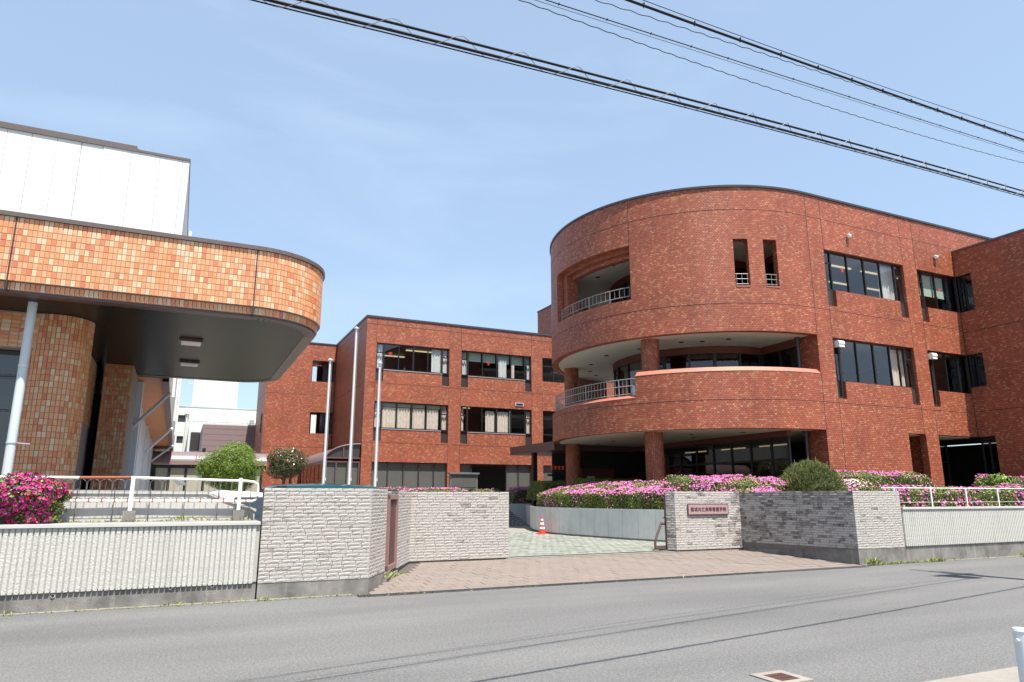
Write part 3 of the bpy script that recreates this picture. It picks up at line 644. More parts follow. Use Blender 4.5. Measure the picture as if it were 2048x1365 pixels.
# pipe railing on the terrace
rl = thing('pipe_railing', 'white rusting pipe railing with concrete feet on the left wall ledge', 'railing', (0, 13.1, 1.25))
def post(x):
    mb = MB(); mb.box(x - .028, x + .028, 13.075, 13.125, 1.42, 1.965); mb.build('post', M['railwhite'], rl)
    mb = MB(); mb.box(x - .09, x + .09, 12.98, 13.16, 1.25, 1.43); mb.build('foot_block', M['found'], rl)
for x in (-0.69, 0.95, -2.33, -3.97): post(x)
mb = MB(); mb.tube([(-6, 13.1, 1.925), (-1.45, 13.1, 1.945)], .024, 10); mb.tube([(-0.72, 13.1, 1.955), (1.05, 13.1, 1.915), (1.17, 13.1, 1.90), (1.235, 13.1, 1.86), (1.245, 13.1, 1.78), (1.245, 13.1, 1.66), (1.225, 13.1, 1.60), (1.17, 13.1, 1.575), (0.95, 13.1, 1.575), (-0.7, 13.1, 1.585), (-6, 13.1, 1.585)], .022, 10)
mb.build('rail', M['railwhite'], rl, smooth=True)
mb = MB(); mb.tube([(-1.45, 13.1, 1.945), (-0.72, 13.1, 1.955)], .025, 10); mb.build('rail', M['rust'], rl, label='rusted red stretch of the top rail', smooth=True)
# arched wire fence behind the railing
wf = thing('wire_fence', 'thin wire garden fence of looped arches behind the white railing', 'fence', (-0.5, 13.35, 1.25))
mb = MB(); x = -2.6
while x < 1.15:
    arc = [(x + .085 - .085 * math.cos(a), 13.2, 1.86 + .07 * math.sin(a)) for a in [i * math.pi / 8 for i in range(9)]]
    mb.tube([(x, 13.2, 1.60)] + arc + [(x + .17, 13.2, 1.60)], .0022, 4, caps=False)
    arc = [(x + .135 - .05 * math.cos(a), 13.2, 1.66 - .06 * math.sin(a)) for a in [i * math.pi / 6 for i in range(7)]]
    mb.tube([(x + .085, 13.2, 1.9)] + arc + [(x + .185, 13.2, 1.9)], .002, 4, caps=False)
    x += 0.18
for z in (1.60, 1.74): mb.tube([(-2.6, 13.2, z), (1.2, 13.2, z)], .003, 4)
mb.build('wires', M['wire'], wf)
for k in range(8):
    mb = MB(); mb.tube([(-2.5 + k * .52, 13.21, 1.25), (-2.5 + k * .52, 13.21, 1.78)], .008, 6); mb.build('stake', M['strand'], wf)
mb = MB(); x = -2.0
while x < 1.2: mb.box(x - .009, x + .009, 13.07, 13.13, 1.56, 1.63); x += 0.18
mb.build('rusty_clip', M['rust'], wf)
sg = thing('notice_board', 'small white tilted notice on a thin stick behind the railing', 'sign', (0, 13.6, 1.25))
mb = MB(); mb.tube([(0.0, 13.62, 1.25), (-0.02, 13.62, 1.88)], .01, 6); mb.build('stick', M['steel'], sg)
mb = MB(); q = [(-0.19, 13.55, 1.985), (-0.02, 13.55, 1.975), (0.135, 13.62, 1.845), (-0.03, 13.62, 1.86)]
mb.quad([q[3], q[2], q[1], q[0]]); mb.quad([(a, b + .012, c - .008) for a, b, c in q]); mb.build('panel', M['white'], sg)
mb = MB()
for k in range(4):
    f = .2 + k * .2; l_ = [tuple(q[0][i] * (1 - f) + q[3][i] * f for i in range(3)), tuple(q[1][i] * (1 - f) + q[2][i] * f for i in range(3))]
    a = [l_[0][i] * .85 + l_[1][i] * .15 for i in range(3)]; b = [l_[0][i] * .25 + l_[1][i] * .75 for i in range(3)]
    mb.quad([(a[0], a[1] - .004, a[2] - .012), (b[0], b[1] - .004, b[2] - .012), (b[0], b[1] - .004, b[2]), (a[0], a[1] - .004, a[2])])
mb.build('printed_lines', M['paper'], sg)

# ------------------------------------------------------------------ gates
gt = thing('side_gate', 'brown slatted side gate between two pale stone walls', 'gate', (3.95, 14.2, 0.2))
gd = Vector((4.17 - 3.75, 14.62 - 13.75)); gl = gd.length; gd.normalize()
gmf = lambda u, d: (3.75 + gd.x * u - gd.y * d * -1 * -1, 13.75 + gd.y * u + gd.x * d)
mb = MB(); mb.mbox(gmf, 0, gl, -.03, .03, 1.60, 1.69); mb.mbox(gmf, 0, gl, -.03, .03, .24, .34); mb.mbox(gmf, gl - .09, gl, -.031, .031, .24, 1.69); mb.mbox(gmf, 0, .06, -.031, .031, .24, 1.69)
mb.build('frame', M['gatelt'], gt)
for k in range(5):
    u = 0.14 + k * 0.15; mb = MB(); mb.mbox(gmf, u, u + .022, -.012, .012, .34, 1.60); mb.build('bar', M['gate'], gt)
mb = MB(); mb.mbox(lambda u, d: (3.70 + gd.x * u + gd.y * d, 13.6 + gd.y * u - gd.x * d), 0, 1.25, -.22, 0.02, -.02, .17); mb.build('gate_sill', M['concrete'], kind='structure', label='concrete sill under the brown side gate')
g2t = thing('sliding_gate', 'brown sliding gate parked behind the plaque wall with its braced nose showing', 'gate', (12.3, 16.35, .2))
G = 16.33
mb = MB()
mb.box(12.33, 12.40, G - .04, G + .04, .25, 1.68); mb.box(12.4, 16.5, G - .04, G + .04, 1.60, 1.68); mb.box(11.95, 16.5, G - .04, G + .04, .25, .34)
for a, b in (((12.33, .93), (12.16, .93)), ((12.19, .95), (11.955, .47)), ((11.955, .50), (11.955, .27))):
    mb.tube([(a[0], G, a[1]), (b[0], G, b[1])], .042, 4)
mb.build('frame', M['gate'], g2t)
for k in range(14):
    mb = MB(); mb.box(12.6 + k * .28, 12.63 + k * .28, G - .015, G + .015, .34, 1.6); mb.build('bar', M['gate'], g2t)
mb = MB(); mb.tube([(12.14, G - .03, .225), (12.14, G + .03, .225)], .05, 12); mb.build('wheel', M['black'], g2t)
mb = MB(); mb.tube([(12.24, G, 1.08), (12.33, G, 1.08)], .018, 6); mb.build('latch', M['gate'], g2t)

# ------------------------------------------------------------------ red brick school, rotunda building
CX, CY, RR, YF = 22.6, 26.7, 7.2, 19.5
def mfM(u, d):                # unrolled plan of the front: u<0 round the rotunda, u>0 along the straight front
    if u <= 0:
        a = R(-90) + u / RR; return (CX + (RR - d) * math.cos(a), CY + (RR - d) * math.sin(a))
    return (CX + u, YF + d)
U = lambda deg: RR * R(deg + 90)      # angle -> u
sch = thing('school_building', 'red brick school building with the three storey rotunda at its left end', 'building', (26, 24, 0))
holes = [(U(-240), 0, 6.43, 8.0), (U(-240), U(-150.6), 5.55, 6.44), (U(-270), 0, 0, 4.2),
         (U(-192), U(-151), 9.66, 12.03), (U(-117.3), U(-112.6), 9.79, 11.81), (U(-107.5), U(-102.85), 9.79, 11.81)]
def bay(x, z_t, z_s, z_b, w=4.9, nl=0.47, nr=0.47):
    return [(x, x + w, z_s, z_t), (x, x + nl, z_b, z_s), (x + w - nr, x + w, z_b, z_s)]
b1 = 23.47 - CX; b2 = 29.27 - CX
holes += bay(b1, 11.75, 10.02, 9.30) + bay(b1, 7.97, 6.19, 5.47)
holes += [(b2, 9.5, 9.95, 11.70), (b2, b2 + .45, 9.27, 9.95), (b2, 9.5, 6.17, 7.96), (b2, b2 + .45, 5.47, 6.17)]
holes += [(27.36 - CX, 28.47 - CX, 0, 4.24), (29.27 - CX, 9.5, 0, 4.24)]
mb = MB(); wall(mb, mfM, U(-262), 9.4, 0.1, 14.05, holes, th=0.30, du=0.25)
mb.box(32.001, 46, 19.5, 19.8, 12.9, 14.05)
mb.build('wall', M['brick'], sch, label='curving red brick front wall')
# coping metal
def ring_strip(mb, mf, u0, u1, d0, d1, z0, z1, du=0.4):
    n = max(1, int(abs(u1 - u0) / du))
    for i in range(n):
        mb.mbox(mf, u0 + (u1 - u0) * i / n, u0 + (u1 - u0) * (i + 1) / n, d0, d1, z0, z1)
mb = MB(); ring_strip(mb, mfM, U(-262), 0, -.05, .36, 14.05, 14.14, .3); mb.mbox(mfM, 0.001, 14, -.05, .36, 14.05, 14.14); mb.build('roof_edge', M['cap'], sch)
# expansion joints
mb = MB()
for z in (13.08, 9.12, 5.30):
    ring_strip(mb, mfM, U(-262), -7.66 if z == 9.12 and False else 0, -.004, .01, z - .011, z + .011, .25); mb.mbox(mfM, 0, 9.4, -.004, .01, z - .011, z + .011)
def vj(u, zs):
    for a, b in zs: mb.mbox(mfM, u - .011, u + .011, -.0035, .01, a, b)
vj(0.02, [(8.0, 14.05), (4.2, 6.53)]); vj(0.86, [(0.2, 14.05)]); vj(U(-151), [(12.03, 14.05)])
for u in (28.39 - CX, 29.25 - CX): vj(u, [(11.76, 14.05), (7.98, 9.27), (4.25, 5.46)])
mb.build('joint', M['joint'], sch)
# copings on the balcony parapets
def slope_cope(mb, u0, u1, z0, z1):
    n = max(1, int((u1 - u0) / .25))
    for i in range(n):
        a = u0 + (u1 - u0) * i / n; b_ = u0 + (u1 - u0) * (i + 1) / n; pr_ = [(-.012, z0), (.16, z1), (.32, z1), (.32, z0)]
        for (d0, y0), (d1, y1) in zip(pr_[:-1], pr_[1:]): mb.quad([(*mfM(a, d0), y0), (*mfM(b_, d0), y0), (*mfM(b_, d1), y1), (*mfM(a, d1), y1)])
    for u in (u0 - .002, u1): mb.quad([(*mfM(u, d), z) for d, z in pr_])
mb = MB(); slope_cope(mb, U(-150.6), 0.0, 6.42, 6.60); mb.build('parapet_coping', M['coping'], sch); mb = MB()
slope_cope(mb, U(-240), U(-150.8), 5.54, 5.68)
mb.build('parapet_coping', M['coping'], sch)
for a, b in ((-117.2, -112.7), (-107.4, -102.95)):
    m2 = MB(); m2.mbox(mfM, U(a), U(b), -.02, .3, 9.79, 9.84); m2.build('sill', M['coping'], sch)
# deep lintel and jamb inside the top floor opening
mb = MB()
for (r0, r1, z0, z1) in ((.31, .55, 11.86, 12.6), (.55, .86, 11.66, 12.6)):
    ring_strip(mb, mfM, U(-196), U(-140), r0, r1, z0, z1, .3)
mb.mbox(mfM, U(-187.5), U(-188.5) + .02 - .5, 0.31, 0.86, 8.3, 12.0); ring_strip(mb, mfM, U(-240), U(-188), .31, .86, 8.2, 12.0, .4)
mb.build('inner_lintel', M['brick'], sch)
# slabs
def slab(z0, z1, r, name, m, xr=31.9, cut=None):
    b = MB(); n = 48; pts = [(CX + r * math.cos(a), CY + r * math.sin(a)) for a in [R(-90) - math.pi * i / n for i in range(n + 1)]]
    pts = [(xr, CY - r)] + pts + [(xr, CY + r)]
    b.quad([(x, y, z1) for x, y in reversed(pts)]); b.quad([(x, y, z0) for x, y in pts])
    for (p, q) in zip(pts, pts[1:] + pts[:1]): b.quad([(*p, z0), (*q, z0), (*q, z1), (*p, z1)])
    return b.build(name, m, sch)
slab(4.21, 4.5, 6.88, 'soffit', M['soffit']); slab(8.04, 8.35, 6.88, 'soffit', M['soffit']); slab(11.95, 12.2, 6.3, 'soffit', M['soffit']); slab(13.5, 13.7, 6.88, 'roof', M['cap'])
# downlights
def downlight(x, y, z):
    b = MB(); b.lathe(x, y, [(0.0, z - .012), (0.11, z - .012), (0.11, z + .01)], 14, capt=False); o_ = b.build('downlight', M['ironhole'], sch); return o_
for x, y in [(17.4, 26.9), (17.9, 25.0), (17.9, 29.1), (18.9, 30.8), (19.8, 31.7), (18.7, 23.1), (20.1, 21.8), (19.4, 22.6)]: downlight(x, y, 8.04)
for x, y in [(17.0, 25.5), (17.3, 27.3)]: downlight(x, y, 11.95)
for x, y in [(18.7, 29.9), (18.3, 27.9), (19.9, 31.9), (21.0, 32.6), (19.3, 23.5), (20.6, 21.9), (20.3, 24.6)]: downlight(x, y, 4.21)
# columns
for a in (-148, 142):
    x, y = CX + 6.3 * math.cos(R(a)), CY + 6.3 * math.sin(R(a))
    for z0, z1 in ((0.1, 4.21), (4.5, 8.04)):
        b = MB(); b.lathe(x, y, [(.37, z0), (.37, z1)], 28, capt=False)
        for f in range(len(b.uv)): b.uv[f] = [(v_, u_) for u_, v_ in b.uv[f]]
        b.build('column', M['brick'], sch, smooth=True)
# return walls beside the straight front
mb = MB(); mb.box(22.6, 22.9, 19.8, 20.5, 0.1, 4.21); mb.box(22.6, 22.9, 19.8, 20.5, 4.5, 8.04); mb.build('return_wall', M['brick'], sch)
for z0, z1 in ((0.1, 4.21), (4.5, 8.04)):
    b = MB(); b.tube([(22.42, 20.35, z0), (22.42, 20.35, z1)], .06, 10); b.tube([(22.42, 20.35, z1 - .2), (22.42, 20.35, z1)], .1, 10); b.build('drain_pipe', M['darkpipe'], sch)
# glazed core, floors 2 and 3: arc of panes, straight part near the front
RC = 4.15
def mfC(u, d):
    if u <= 0:
        a = R(-90) + u / RC; return (CX + (RC - d) * math.cos(a), CY + (RC - d) * math.sin(a))
    return (CX, CY - RC)
def mfS(u, d): return (CX + d, 22.55 - u)
seg = RC * R(9.5)
for fl, (z0, z1) in enumerate(((4.5, 8.04), (8.35, 11.95))):
    mbf = MB(); ring_strip(mbf, mfC, -RC * R(150), 0, -.03, .12, z1 - .32, z1 - .001, .2); mbf.mbox(mfS, 0, 2.05, -.03, .12, z1 - .32, z1 - .001)
    mbf.build('head_beam', M['brick_in'], sch)
    mbs = MB(); ring_strip(mbs, mfC, -RC * R(150), 0, -.03, .12, z0, z0 + .65, .2); mbs.build('dwarf_wall', M['brick'], sch)
    fr = MB(); k = 0; u = 0
    while u > -RC * R(145):
        fr.mbox(mfC, u - .045 - (.05 if k % 2 == 0 else 0), u + .045, -.0, .12, z0 + .65, z1 - .32); u -= seg * 1.6; k += 1
    for k in range(3): fr.mbox(mfS, k * .98, k * .98 + .09, 0, .1, z0 + .1, z1 - .32)
    fr = fr.build('window', M['frame'], sch)
    u = 0
    while u > -RC * R(140):
        p = MB(); p.quad([(*mfC(u - seg * 1.6, .06), z0 + .66), (*mfC(u, .06), z0 + .66), (*mfC(u, .06), z1 - .32), (*mfC(u - seg * 1.6, .06), z1 - .32)]); p.build('pane', M['glassdark'], fr); u -= seg * 1.6
    for k in range(2):
        p = MB(); p.quad([(*mfS(k * .98 + .98, .05), z0 + .1), (*mfS(k * .98, .05), z0 + .1), (*mfS(k * .98, .05), z1 - .32), (*mfS(k * .98 + .98, .05), z1 - .32)]); p.build('pane', M['glassdark'], fr)
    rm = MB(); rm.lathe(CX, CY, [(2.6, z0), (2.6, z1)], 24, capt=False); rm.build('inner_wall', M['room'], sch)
# ground floor glazing on x = 21.5 and dark lobby
mfG = lambda u, d: (21.5 + d, 29.4 - u)
make_window(sch, mfG, 0, 9.0, 0.2, 4.0, [1.15 * k for k in range(1, 8)], d=0.06, trans={k: 3.1 for k in range(8)}, glass='glassdark', fw=.09)
mb = MB(); mb.mbox(mfG, -3.5, 9.0, -.06, .2, 3.98, 4.21); mb.build('head_beam', M['brick_in'], sch)
mb = MB(); mb.box(26.5, 26.6, 20, 33.5, .1, 4.2); mb.box(21.6, 26.6, 20.4, 33.6, .18, .21); mb.box(18.0, 26.6, 33.4, 33.5, .1, 4.2); mb.build('inner_wall', M['room'], sch)
mb = MB()
for y, z in ((21.6, 3.75), (24.0, 3.75), (26.6, 3.75)): mb.box(22.6, 22.7, y, y + 1.5, z, z + .05)
mb.build('tube_lamp', M['lamp'], sch)
mb = MB()
for y in (21.7, 22.6, 25.4): mb.box(22.3, 22.9, y, y + .7, .2, 1.3)
mb.build('cabinet', M['paper'], sch, label='pale cabinets inside the ground floor window')
# entrance lobby
mb = MB(); mb.box(18.9, 20.9, 31.9, 32.1, .2, 3.1, 0); mb.build('entrance_wall', M['brick_in'], sch)
mfE = lambda u, d: (17.6 + u, 32.6 + d)
mb = MB(); mb.mbox(mfE, -.3, 5.0, .0, .1, 2.7, 2.8)
for k in range(7): mb.mbox(mfE, k * .75, k * .75 + .06, -.01, .1, .2, 2.7)
mb.build('entrance_door', M['frame'], sch)
for k in range(4):
    m2 = MB(); cx = 17.45 + k * .22
    for (a, b, c, d) in ((-.07, .07, .13, .155), (-.07, .07, .0, .02), (-.012, .012, -.02, .16), (-.06, .06, .065, .085)): m2.box(cx + a, cx + b, 32.47, 32.5, 3.05 + c, 3.05 + d)
    m2.build('red_sign_character', M['signred'], sch)
m2 = MB(); m2.box(19.2, 19.65, 31.86, 31.9, 2.2, 2.7); m2.build('notice_sheet', M['paper'], sch)
# straight front windows
lab = {0: 'third floor window with tube lamps behind', 1: 'second floor window'}
for fl, (zt, zs, zb) in enumerate(((11.75, 10.02, 9.30), (7.97, 6.19, 5.47))):
    make_window(sch, mfM, b1, b1 + 4.9, zs, zt, [b1 + .47, b1 + 1.46, b1 + 2.5, b1 + 3.49, b1 + 4.43], d=.17, trans={0: zt - .52, 5: zt - .52}, post=(0, 2, 4))
    for (a, b) in ((b1, b1 + .47), (b1 + 4.43, b1 + 4.9)): plate(sch, 'spandrel_panel', mfM, a, b, .14, .2, zb, zs - .002, 'panel')
    zt2, zs2, zb2 = ((11.70, 9.95, 9.27), (7.96, 6.17, 5.47))[fl]
    make_window(sch, mfM, b2, 9.56, zs2, zt2, [b2 + .45, b2 + 1.35, b2 + 2.2], d=.17, trans={0: zt2 - .52}, post=(0,))
    plate(sch, 'spandrel_panel', mfM, b2, b2 + .45, .14, .2, zb2, zs2 - .002, 'panel')
    # the room behind
    z0, z1 = zb - 0.1, zt + .25
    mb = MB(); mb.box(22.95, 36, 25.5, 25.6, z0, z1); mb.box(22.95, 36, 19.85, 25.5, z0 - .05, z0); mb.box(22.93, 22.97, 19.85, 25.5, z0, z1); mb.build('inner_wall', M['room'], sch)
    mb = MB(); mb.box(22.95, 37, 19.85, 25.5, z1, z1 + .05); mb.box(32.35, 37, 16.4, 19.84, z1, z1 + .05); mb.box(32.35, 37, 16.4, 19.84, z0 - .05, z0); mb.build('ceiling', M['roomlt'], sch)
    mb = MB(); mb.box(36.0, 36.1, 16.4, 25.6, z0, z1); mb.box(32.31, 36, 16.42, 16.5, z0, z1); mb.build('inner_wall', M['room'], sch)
    mb = MB()
    for y in (21.2, 23.0):
        for x in (23.9, 25.9, 27.9, 30.4): mb.box(x, x + 1.3, y, y + .09, z1 - .1, z1 - .04)
    if fl == 0: mb.build('tube_lamp', M['lamp'], sch)
curtain(sch, mfM, b1 + 3.75, b1 + 4.85, 10.05, 11.7, .42, 'curtainw'); curtain(sch, mfM, b1 + 3.9, b1 + 4.3, 6.2, 7.9, .42, 'curtain'); curtain(sch, mfM, b1 + 4.45, b1 + 4.86, 6.2, 7.9, .42, 'curtain')
plate(sch, 'roller_blind', mfM, b2 + .5, b2 + 1.33, .3, .32, 10.6, 11.6, 'blind'); plate(sch, 'roller_blind', mfM, b2 + 1.4, b2 + 2.15, .3, .32, 10.6, 11.6, 'blind')
curtain(sch, mfM, b2 + .02, b2 + .4, 9.98, 11.6, .35, 'curtain')
def red_mark(root, x, y, z, s=.09):
    b = MB(); b.quad([(x, y, z - s), (x + s, y, z + s * .6), (x, y, z + s), (x - s, y, z + s * .6)]); b.build('red_marker', M['redpaper'], root, label='red triangle marker on the glass')
red_mark(sch, 24.65, 19.66, 11.0, .08); red_mark(sch, 30.95, 19.66, 10.95, .08)
# ground floor recesses
mb = MB(); mb.box(28.75, 28.79, 19.8, 21.0, .1, 4.24); mb.box(27.2, 28.8, 21.0, 21.1, .1, 4.24); mb.build('recess_wall', M['brick'], sch)
make_window(sch, lambda u, d: (29.3 + u, 20.9 + d), 0, 2.7, 0.2, 4.0, [.6, 1.25, 1.9], d=0.1, trans={k: 3.2 for k in range(4)}, glass='glassdark', fw=.08)
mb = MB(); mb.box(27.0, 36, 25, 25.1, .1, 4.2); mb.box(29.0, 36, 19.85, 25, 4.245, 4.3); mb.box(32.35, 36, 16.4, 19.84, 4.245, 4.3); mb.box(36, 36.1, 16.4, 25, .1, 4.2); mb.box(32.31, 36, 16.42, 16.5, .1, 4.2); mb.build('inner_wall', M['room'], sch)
# right wing, facing the rotunda
mfW = lambda u, d: (32.0 + d, 19.5 - u)
mb = MB(); wall(mb, mfW, 0.0, 3.4, 0.1, 12.86, [(-.1, .70, 9.95, 11.70), (-.1, .70, 6.45, 7.96), (-.1, .72, 0, 4.24)], th=.3, uo=40)
mb.mbox(lambda u, d: (32.3 + u, 16.1 + d), 0, 12, 0, .3, .1, 12.86)
mb.build('wall', M['brick'], sch, label='shaded brick wall of the right wing')
mb = MB(); mb.mbox(mfW, -.3, 3.45, -.05, .4, 12.86, 12.94); mb.box(32.3, 44, 16.05, 16.5, 12.86, 12.94); mb.build('roof_edge', M['capbrown'], sch)
mb = MB()
for z in (9.0, 5.35): mb.mbox(mfW, 0.0, 3.4, -.004, .01, z - .011, z + .011)
mb.mbox(mfW, -.03, .0, -.03, .01, 4.25, 12.86); mb.build('joint', M['joint'], sch)
for zs, zt in ((9.95, 11.70), (6.45, 7.96)): make_window(sch, mfW, 0.0, .70, zs, zt, [.3], d=.17, trans={1: zt - .5})
make_window(sch, mfW, 0.0, .72, .2, 4.2, [.35], d=.17, glass='glassdark')
# cameras and lamps on the wall
for x, z in ((24.97, 12.56), (30.64, 12.46)):
    b = MB(); b.lathe(x, YF - .1, [(.0, z - .12), (.07, z - .1), (.1, z - .03), (.1, z + .03), (.05, z + .06)], 14); b.build('camera_dome', M['camera_white'], sch, smooth=True)
    b = MB(); b.box(x - .05, x + .05, YF - .1, YF, z - .02, z + .04); b.build('bracket', M['camera_white'], sch)
for x, z in ((23.72, 7.72), (29.45, 7.70)):
    b = MB(); b.tube([(x - .16, YF - .10, z), (x + .16, YF - .10, z)], .12, 12); b.box(x - .15, x + .15, YF - .2, YF + .05, z - .16, z - .1); b.build('wall_lamp', M['camera_white'], sch, smooth=True)
    b = MB(); b.box(x - .06, x + .06, YF - .06, YF + .16, z - .40, z - .12); b.tube([(x + .06, YF + .06, 5.6), (x + .06, YF + .06, z - .1)], .045, 8); b.build('conduit', M['frame'], sch)

# balcony railings
def arc_rail(a0, a1, zb, zt, r, post_every, name, mid=False, step=1.35):
    root = tag(bpy.data.objects.new(name, None)); COL.objects.link(root); root.location = (CX, CY, zb); attach(root, sch)
    b = MB(); pts = [(CX + r * math.cos(R(a)), CY + r * math.sin(R(a))) for a in np.arange(a0, a1, 2)]
    for z in ((zt, zb) if not mid else (zt, (zt + zb) / 2 + .02, zb)): b.tube([(x, y, z) for x, y in pts], .018, 6)
    b.build('rail', M['railsteel'], root)
    b = MB(); k = 0
    for a in np.arange(a0, a1, step):
        x, y = CX + r * math.cos(R(a)), CY + r * math.sin(R(a)); big = k % post_every == 0
        b.tube([(x, y, zb - (.14 if big else 0)), (x, y, zt)], .022 if big else .011, 6); k += 1
    b.build('baluster', M['railsteel'], root)
arc_rail(-190, -150.8, 9.86, 10.25, 7.05, 5, 'balcony_railing', step=2.0)
arc_rail(-235, -150.6, 5.74, 6.36, 7.05, 10, 'balcony_railing', mid=True, step=1.55)
for a, b_ in ((-117, -113), (-107.2, -103.2)):
    b = MB()
    for z in (9.93, 10.14, 10.35): b.tube([(CX + 7.12 * math.cos(R(t)), CY + 7.12 * math.sin(R(t)), z) for t in np.linspace(a, b_, 4)], .016, 6)
    for t in (a + .25, (a + b_) / 2, b_ - .25): b.tube([(CX + 7.12 * math.cos(R(t)), CY + 7.12 * math.sin(R(t)), 9.84 if True else 0), (CX + 7.12 * math.cos(R(t)), CY + 7.12 * math.sin(R(t)), 10.35)], .014, 6)
    b.build('window_guard', M['strand'], sch)

# ------------------------------------------------------------------ entrance canopy
en = thing('entrance_canopy', 'flat brown entrance canopy on dark posts left of the rotunda', 'canopy', (18, 33, 0.2))
mb = MB(); mb.box(16.7, 21.5, 30.8, 36.0, 3.93, 4.36); mb.build('roof', M['canopybrown'], en)
for x, y in ((17.05, 33.7),):
    mb = MB(); mb.box(x - .12, x + .12, y - .12, y + .12, .2, 3.93); mb.build('post', M['frame'], en)

# ------------------------------------------------------------------ middle wing (far brick block)
mid = thing('school_wing', 'three storey red brick classroom wing behind the flagpoles', 'building', (14, 46, 0.2))
Y0 = 43.0; mfB = lambda u, d: (u, Y0 + d)
bays = [10.57, 16.34, 22.44]
hs = []
for i, x in enumerate(bays):
    w = 4.92 if i < 2 else 5.0
    if i == 1: w = 5.24
    hs += [(x, x + w, 9.55, 11.27), (x, x + w, 5.81, 7.51), (x, x + w, 0.1, 3.76)]
    if i < 2:
        for zs, zb in ((9.55, 8.77), (5.81, 5.04)): hs += [(x, x + .49, zb, zs), (x + w - .49, x + w, zb, zs)]
    else: hs += [(x, x + .9, 5.04, 5.81)]
mb = MB(); wall(mb, mfB, 9.9, 30, 0.1, 12.88, hs, th=.3)
mfL = lambda u, d: (9.9 + d, 52.6 - u)
wall(mb, mfL, 0, 9.298, 0.1, 12.88, [], th=.3, uo=3)
mb.box(9.9, 30, 57.8, 58, .1, 12.88)
mb.build('wall', M['brick'], mid)
mb = MB(); mb.box(9.84, 30, Y0 - .05, Y0 + .4, 12.88, 13.0); mb.box(9.84, 10.25, Y0 + .4, 52.6, 12.88, 13.0); mb.build('roof_edge', M['cap'], mid)
mb = MB(); mb.box(9.95, 30, 43.1, 57.9, 12.6, 12.7); mb.build('roof', M['cap'], mid)
mb = MB()
for z in (12.45, 8.67, 4.93): mb.mbox(mfB, 9.9, 30, -.004, .01, z - .014, z + .014); mb.mbox(mfL, 0, 9.6, -.004, .01, z - .014, z + .014)
for x in (10.54, 15.50, 16.31, 21.6, 22.42):
    for a, b in ((11.28, 12.88), (7.52, 8.76), (3.77, 5.03)): mb.mbox(mfB, x - .012, x + .012, -.0035, .01, a, b)
mb.build('joint', M['joint'], mid)
for i, x in enumerate(bays):
    w = (4.92, 5.24, 5.0)[i]
    mu = [x + .49, x + .49 + (w - .98) * .25, x + .49 + (w - .98) * .5, x + .49 + (w - .98) * .75, x + w - .49] if i < 2 else [x + .9, x + 1.9]
    for zs, zt, zb in ((9.55, 11.27, 8.77), (5.81, 7.51, 5.04)):
        make_window(mid, mfB, x, x + w, zs, zt, mu, d=.09, trans=({0: zt - .62, 5: zt - .62} if i < 2 else {0: zt - .6}), post=(0, 2, 4), fw=.075)
        if i < 2:
            for a, b in ((x, x + .49), (x + w - .49, x + w)): plate(mid, 'spandrel_panel', mfB, a, b, .12, .2, zb, zs - .002, 'panel')
            plate(mid, 'sill', mfB, x + .49, x + w - .49, -.03, .1, zs - .03, zs - .001, 'steel')
for fl, z0 in enumerate((8.75, 5.0)):
    mb = MB(); mb.box(10.2, 30, 48.5, 48.6, z0, z0 + 2.8); mb.box(10.2, 30, 43.35, 48.5, z0 - .02, z0); mb.box(10.2, 10.25, 43.3, 48.5, z0, z0 + 2.8); mb.box(15.9, 15.95, 43.3, 48.5, z0, z0 + 2.8); mb.build('inner_wall', M['room'], mid)
    mb = MB(); mb.box(10.2, 30, 43.3, 48.5, z0 + 2.75, z0 + 2.8); mb.build('ceiling', M['roomlt'], mid)
for x, z, y in ((13.1, 11.35, 45.0), (11.9, 11.35, 47.4)):
    mb = MB(); mb.box(x, x + 1.8, y, y + .12, z - .02, z + .05); mb.build('tube_lamp', M['lamp'], mid)
mb = MB(); mb.box(16.9, 17.4, 44.0, 44.1, 7.5, 7.56); mb.build('tube_lamp', M['lamp'], mid)
# curtains per window
cb = lambda a, b, zs, zt, m='curtain', d=.21: curtain(mid, mfB, a, b, zs + .02, zt - .02, d, m, amp=.04, pitch=.2)
cb(10.6, 11.0, 9.6, 11.2, 'curtainw'); cb(14.3, 15.4, 9.6, 11.2, 'curtainw')
cb(10.62, 11.02, 5.85, 7.3); cb(11.1, 12.0, 5.85, 7.2); cb(12.05, 12.95, 5.85, 7.2); cb(13.05, 13.95, 5.85, 7.2); cb(14.05, 14.85, 5.85, 7.2); cb(15.02, 15.45, 5.85, 7.2)
cb(16.4, 16.8, 9.6, 10.7, 'curtainw'); cb(19.15, 19.75, 9.6, 10.9, 'curtainw'); cb(20.05, 20.35, 9.6, 10.6, 'curtain'); cb(21.3, 21.55, 9.6, 10.7, 'curtainw')
cb(16.36, 16.62, 5.85, 7.45); cb(18.2, 18.85, 5.85, 7.3); cb(18.95, 19.85, 5.85, 7.3); cb(19.95, 20.1, 5.85, 7.4, 'curtainw'); cb(21.25, 21.5, 5.85, 7.4)
for a, b in ((16.38, 16.78), (16.9, 17.85), (17.95, 18.9), (19.0, 19.95), (20.05, 21.0), (21.1, 21.52)): plate(mid, 'roller_blind', mfB, a, b, .26, .28, 10.62, 11.22, 'blind')
for a, b in ((10.62, 11.02), (11.1, 12), (12.05, 13.95), (14.05, 15.4)): plate(mid, 'roller_blind', mfB, a, b, .25, .26, 7.22, 7.46, 'blind')
red_mark(mid, 11.5, 43.1, 10.6, .14); red_mark(mid, 18.35, 43.1, 10.5, .13)
plate(mid, 'wall_vent', mfB, 20.31, 20.95, -.05, 0, 7.71, 7.94, 'steel'); plate(mid, 'vent_louvre', mfB, 20.38, 20.88, -.06, -.045, 7.76, 7.89, 'frame')
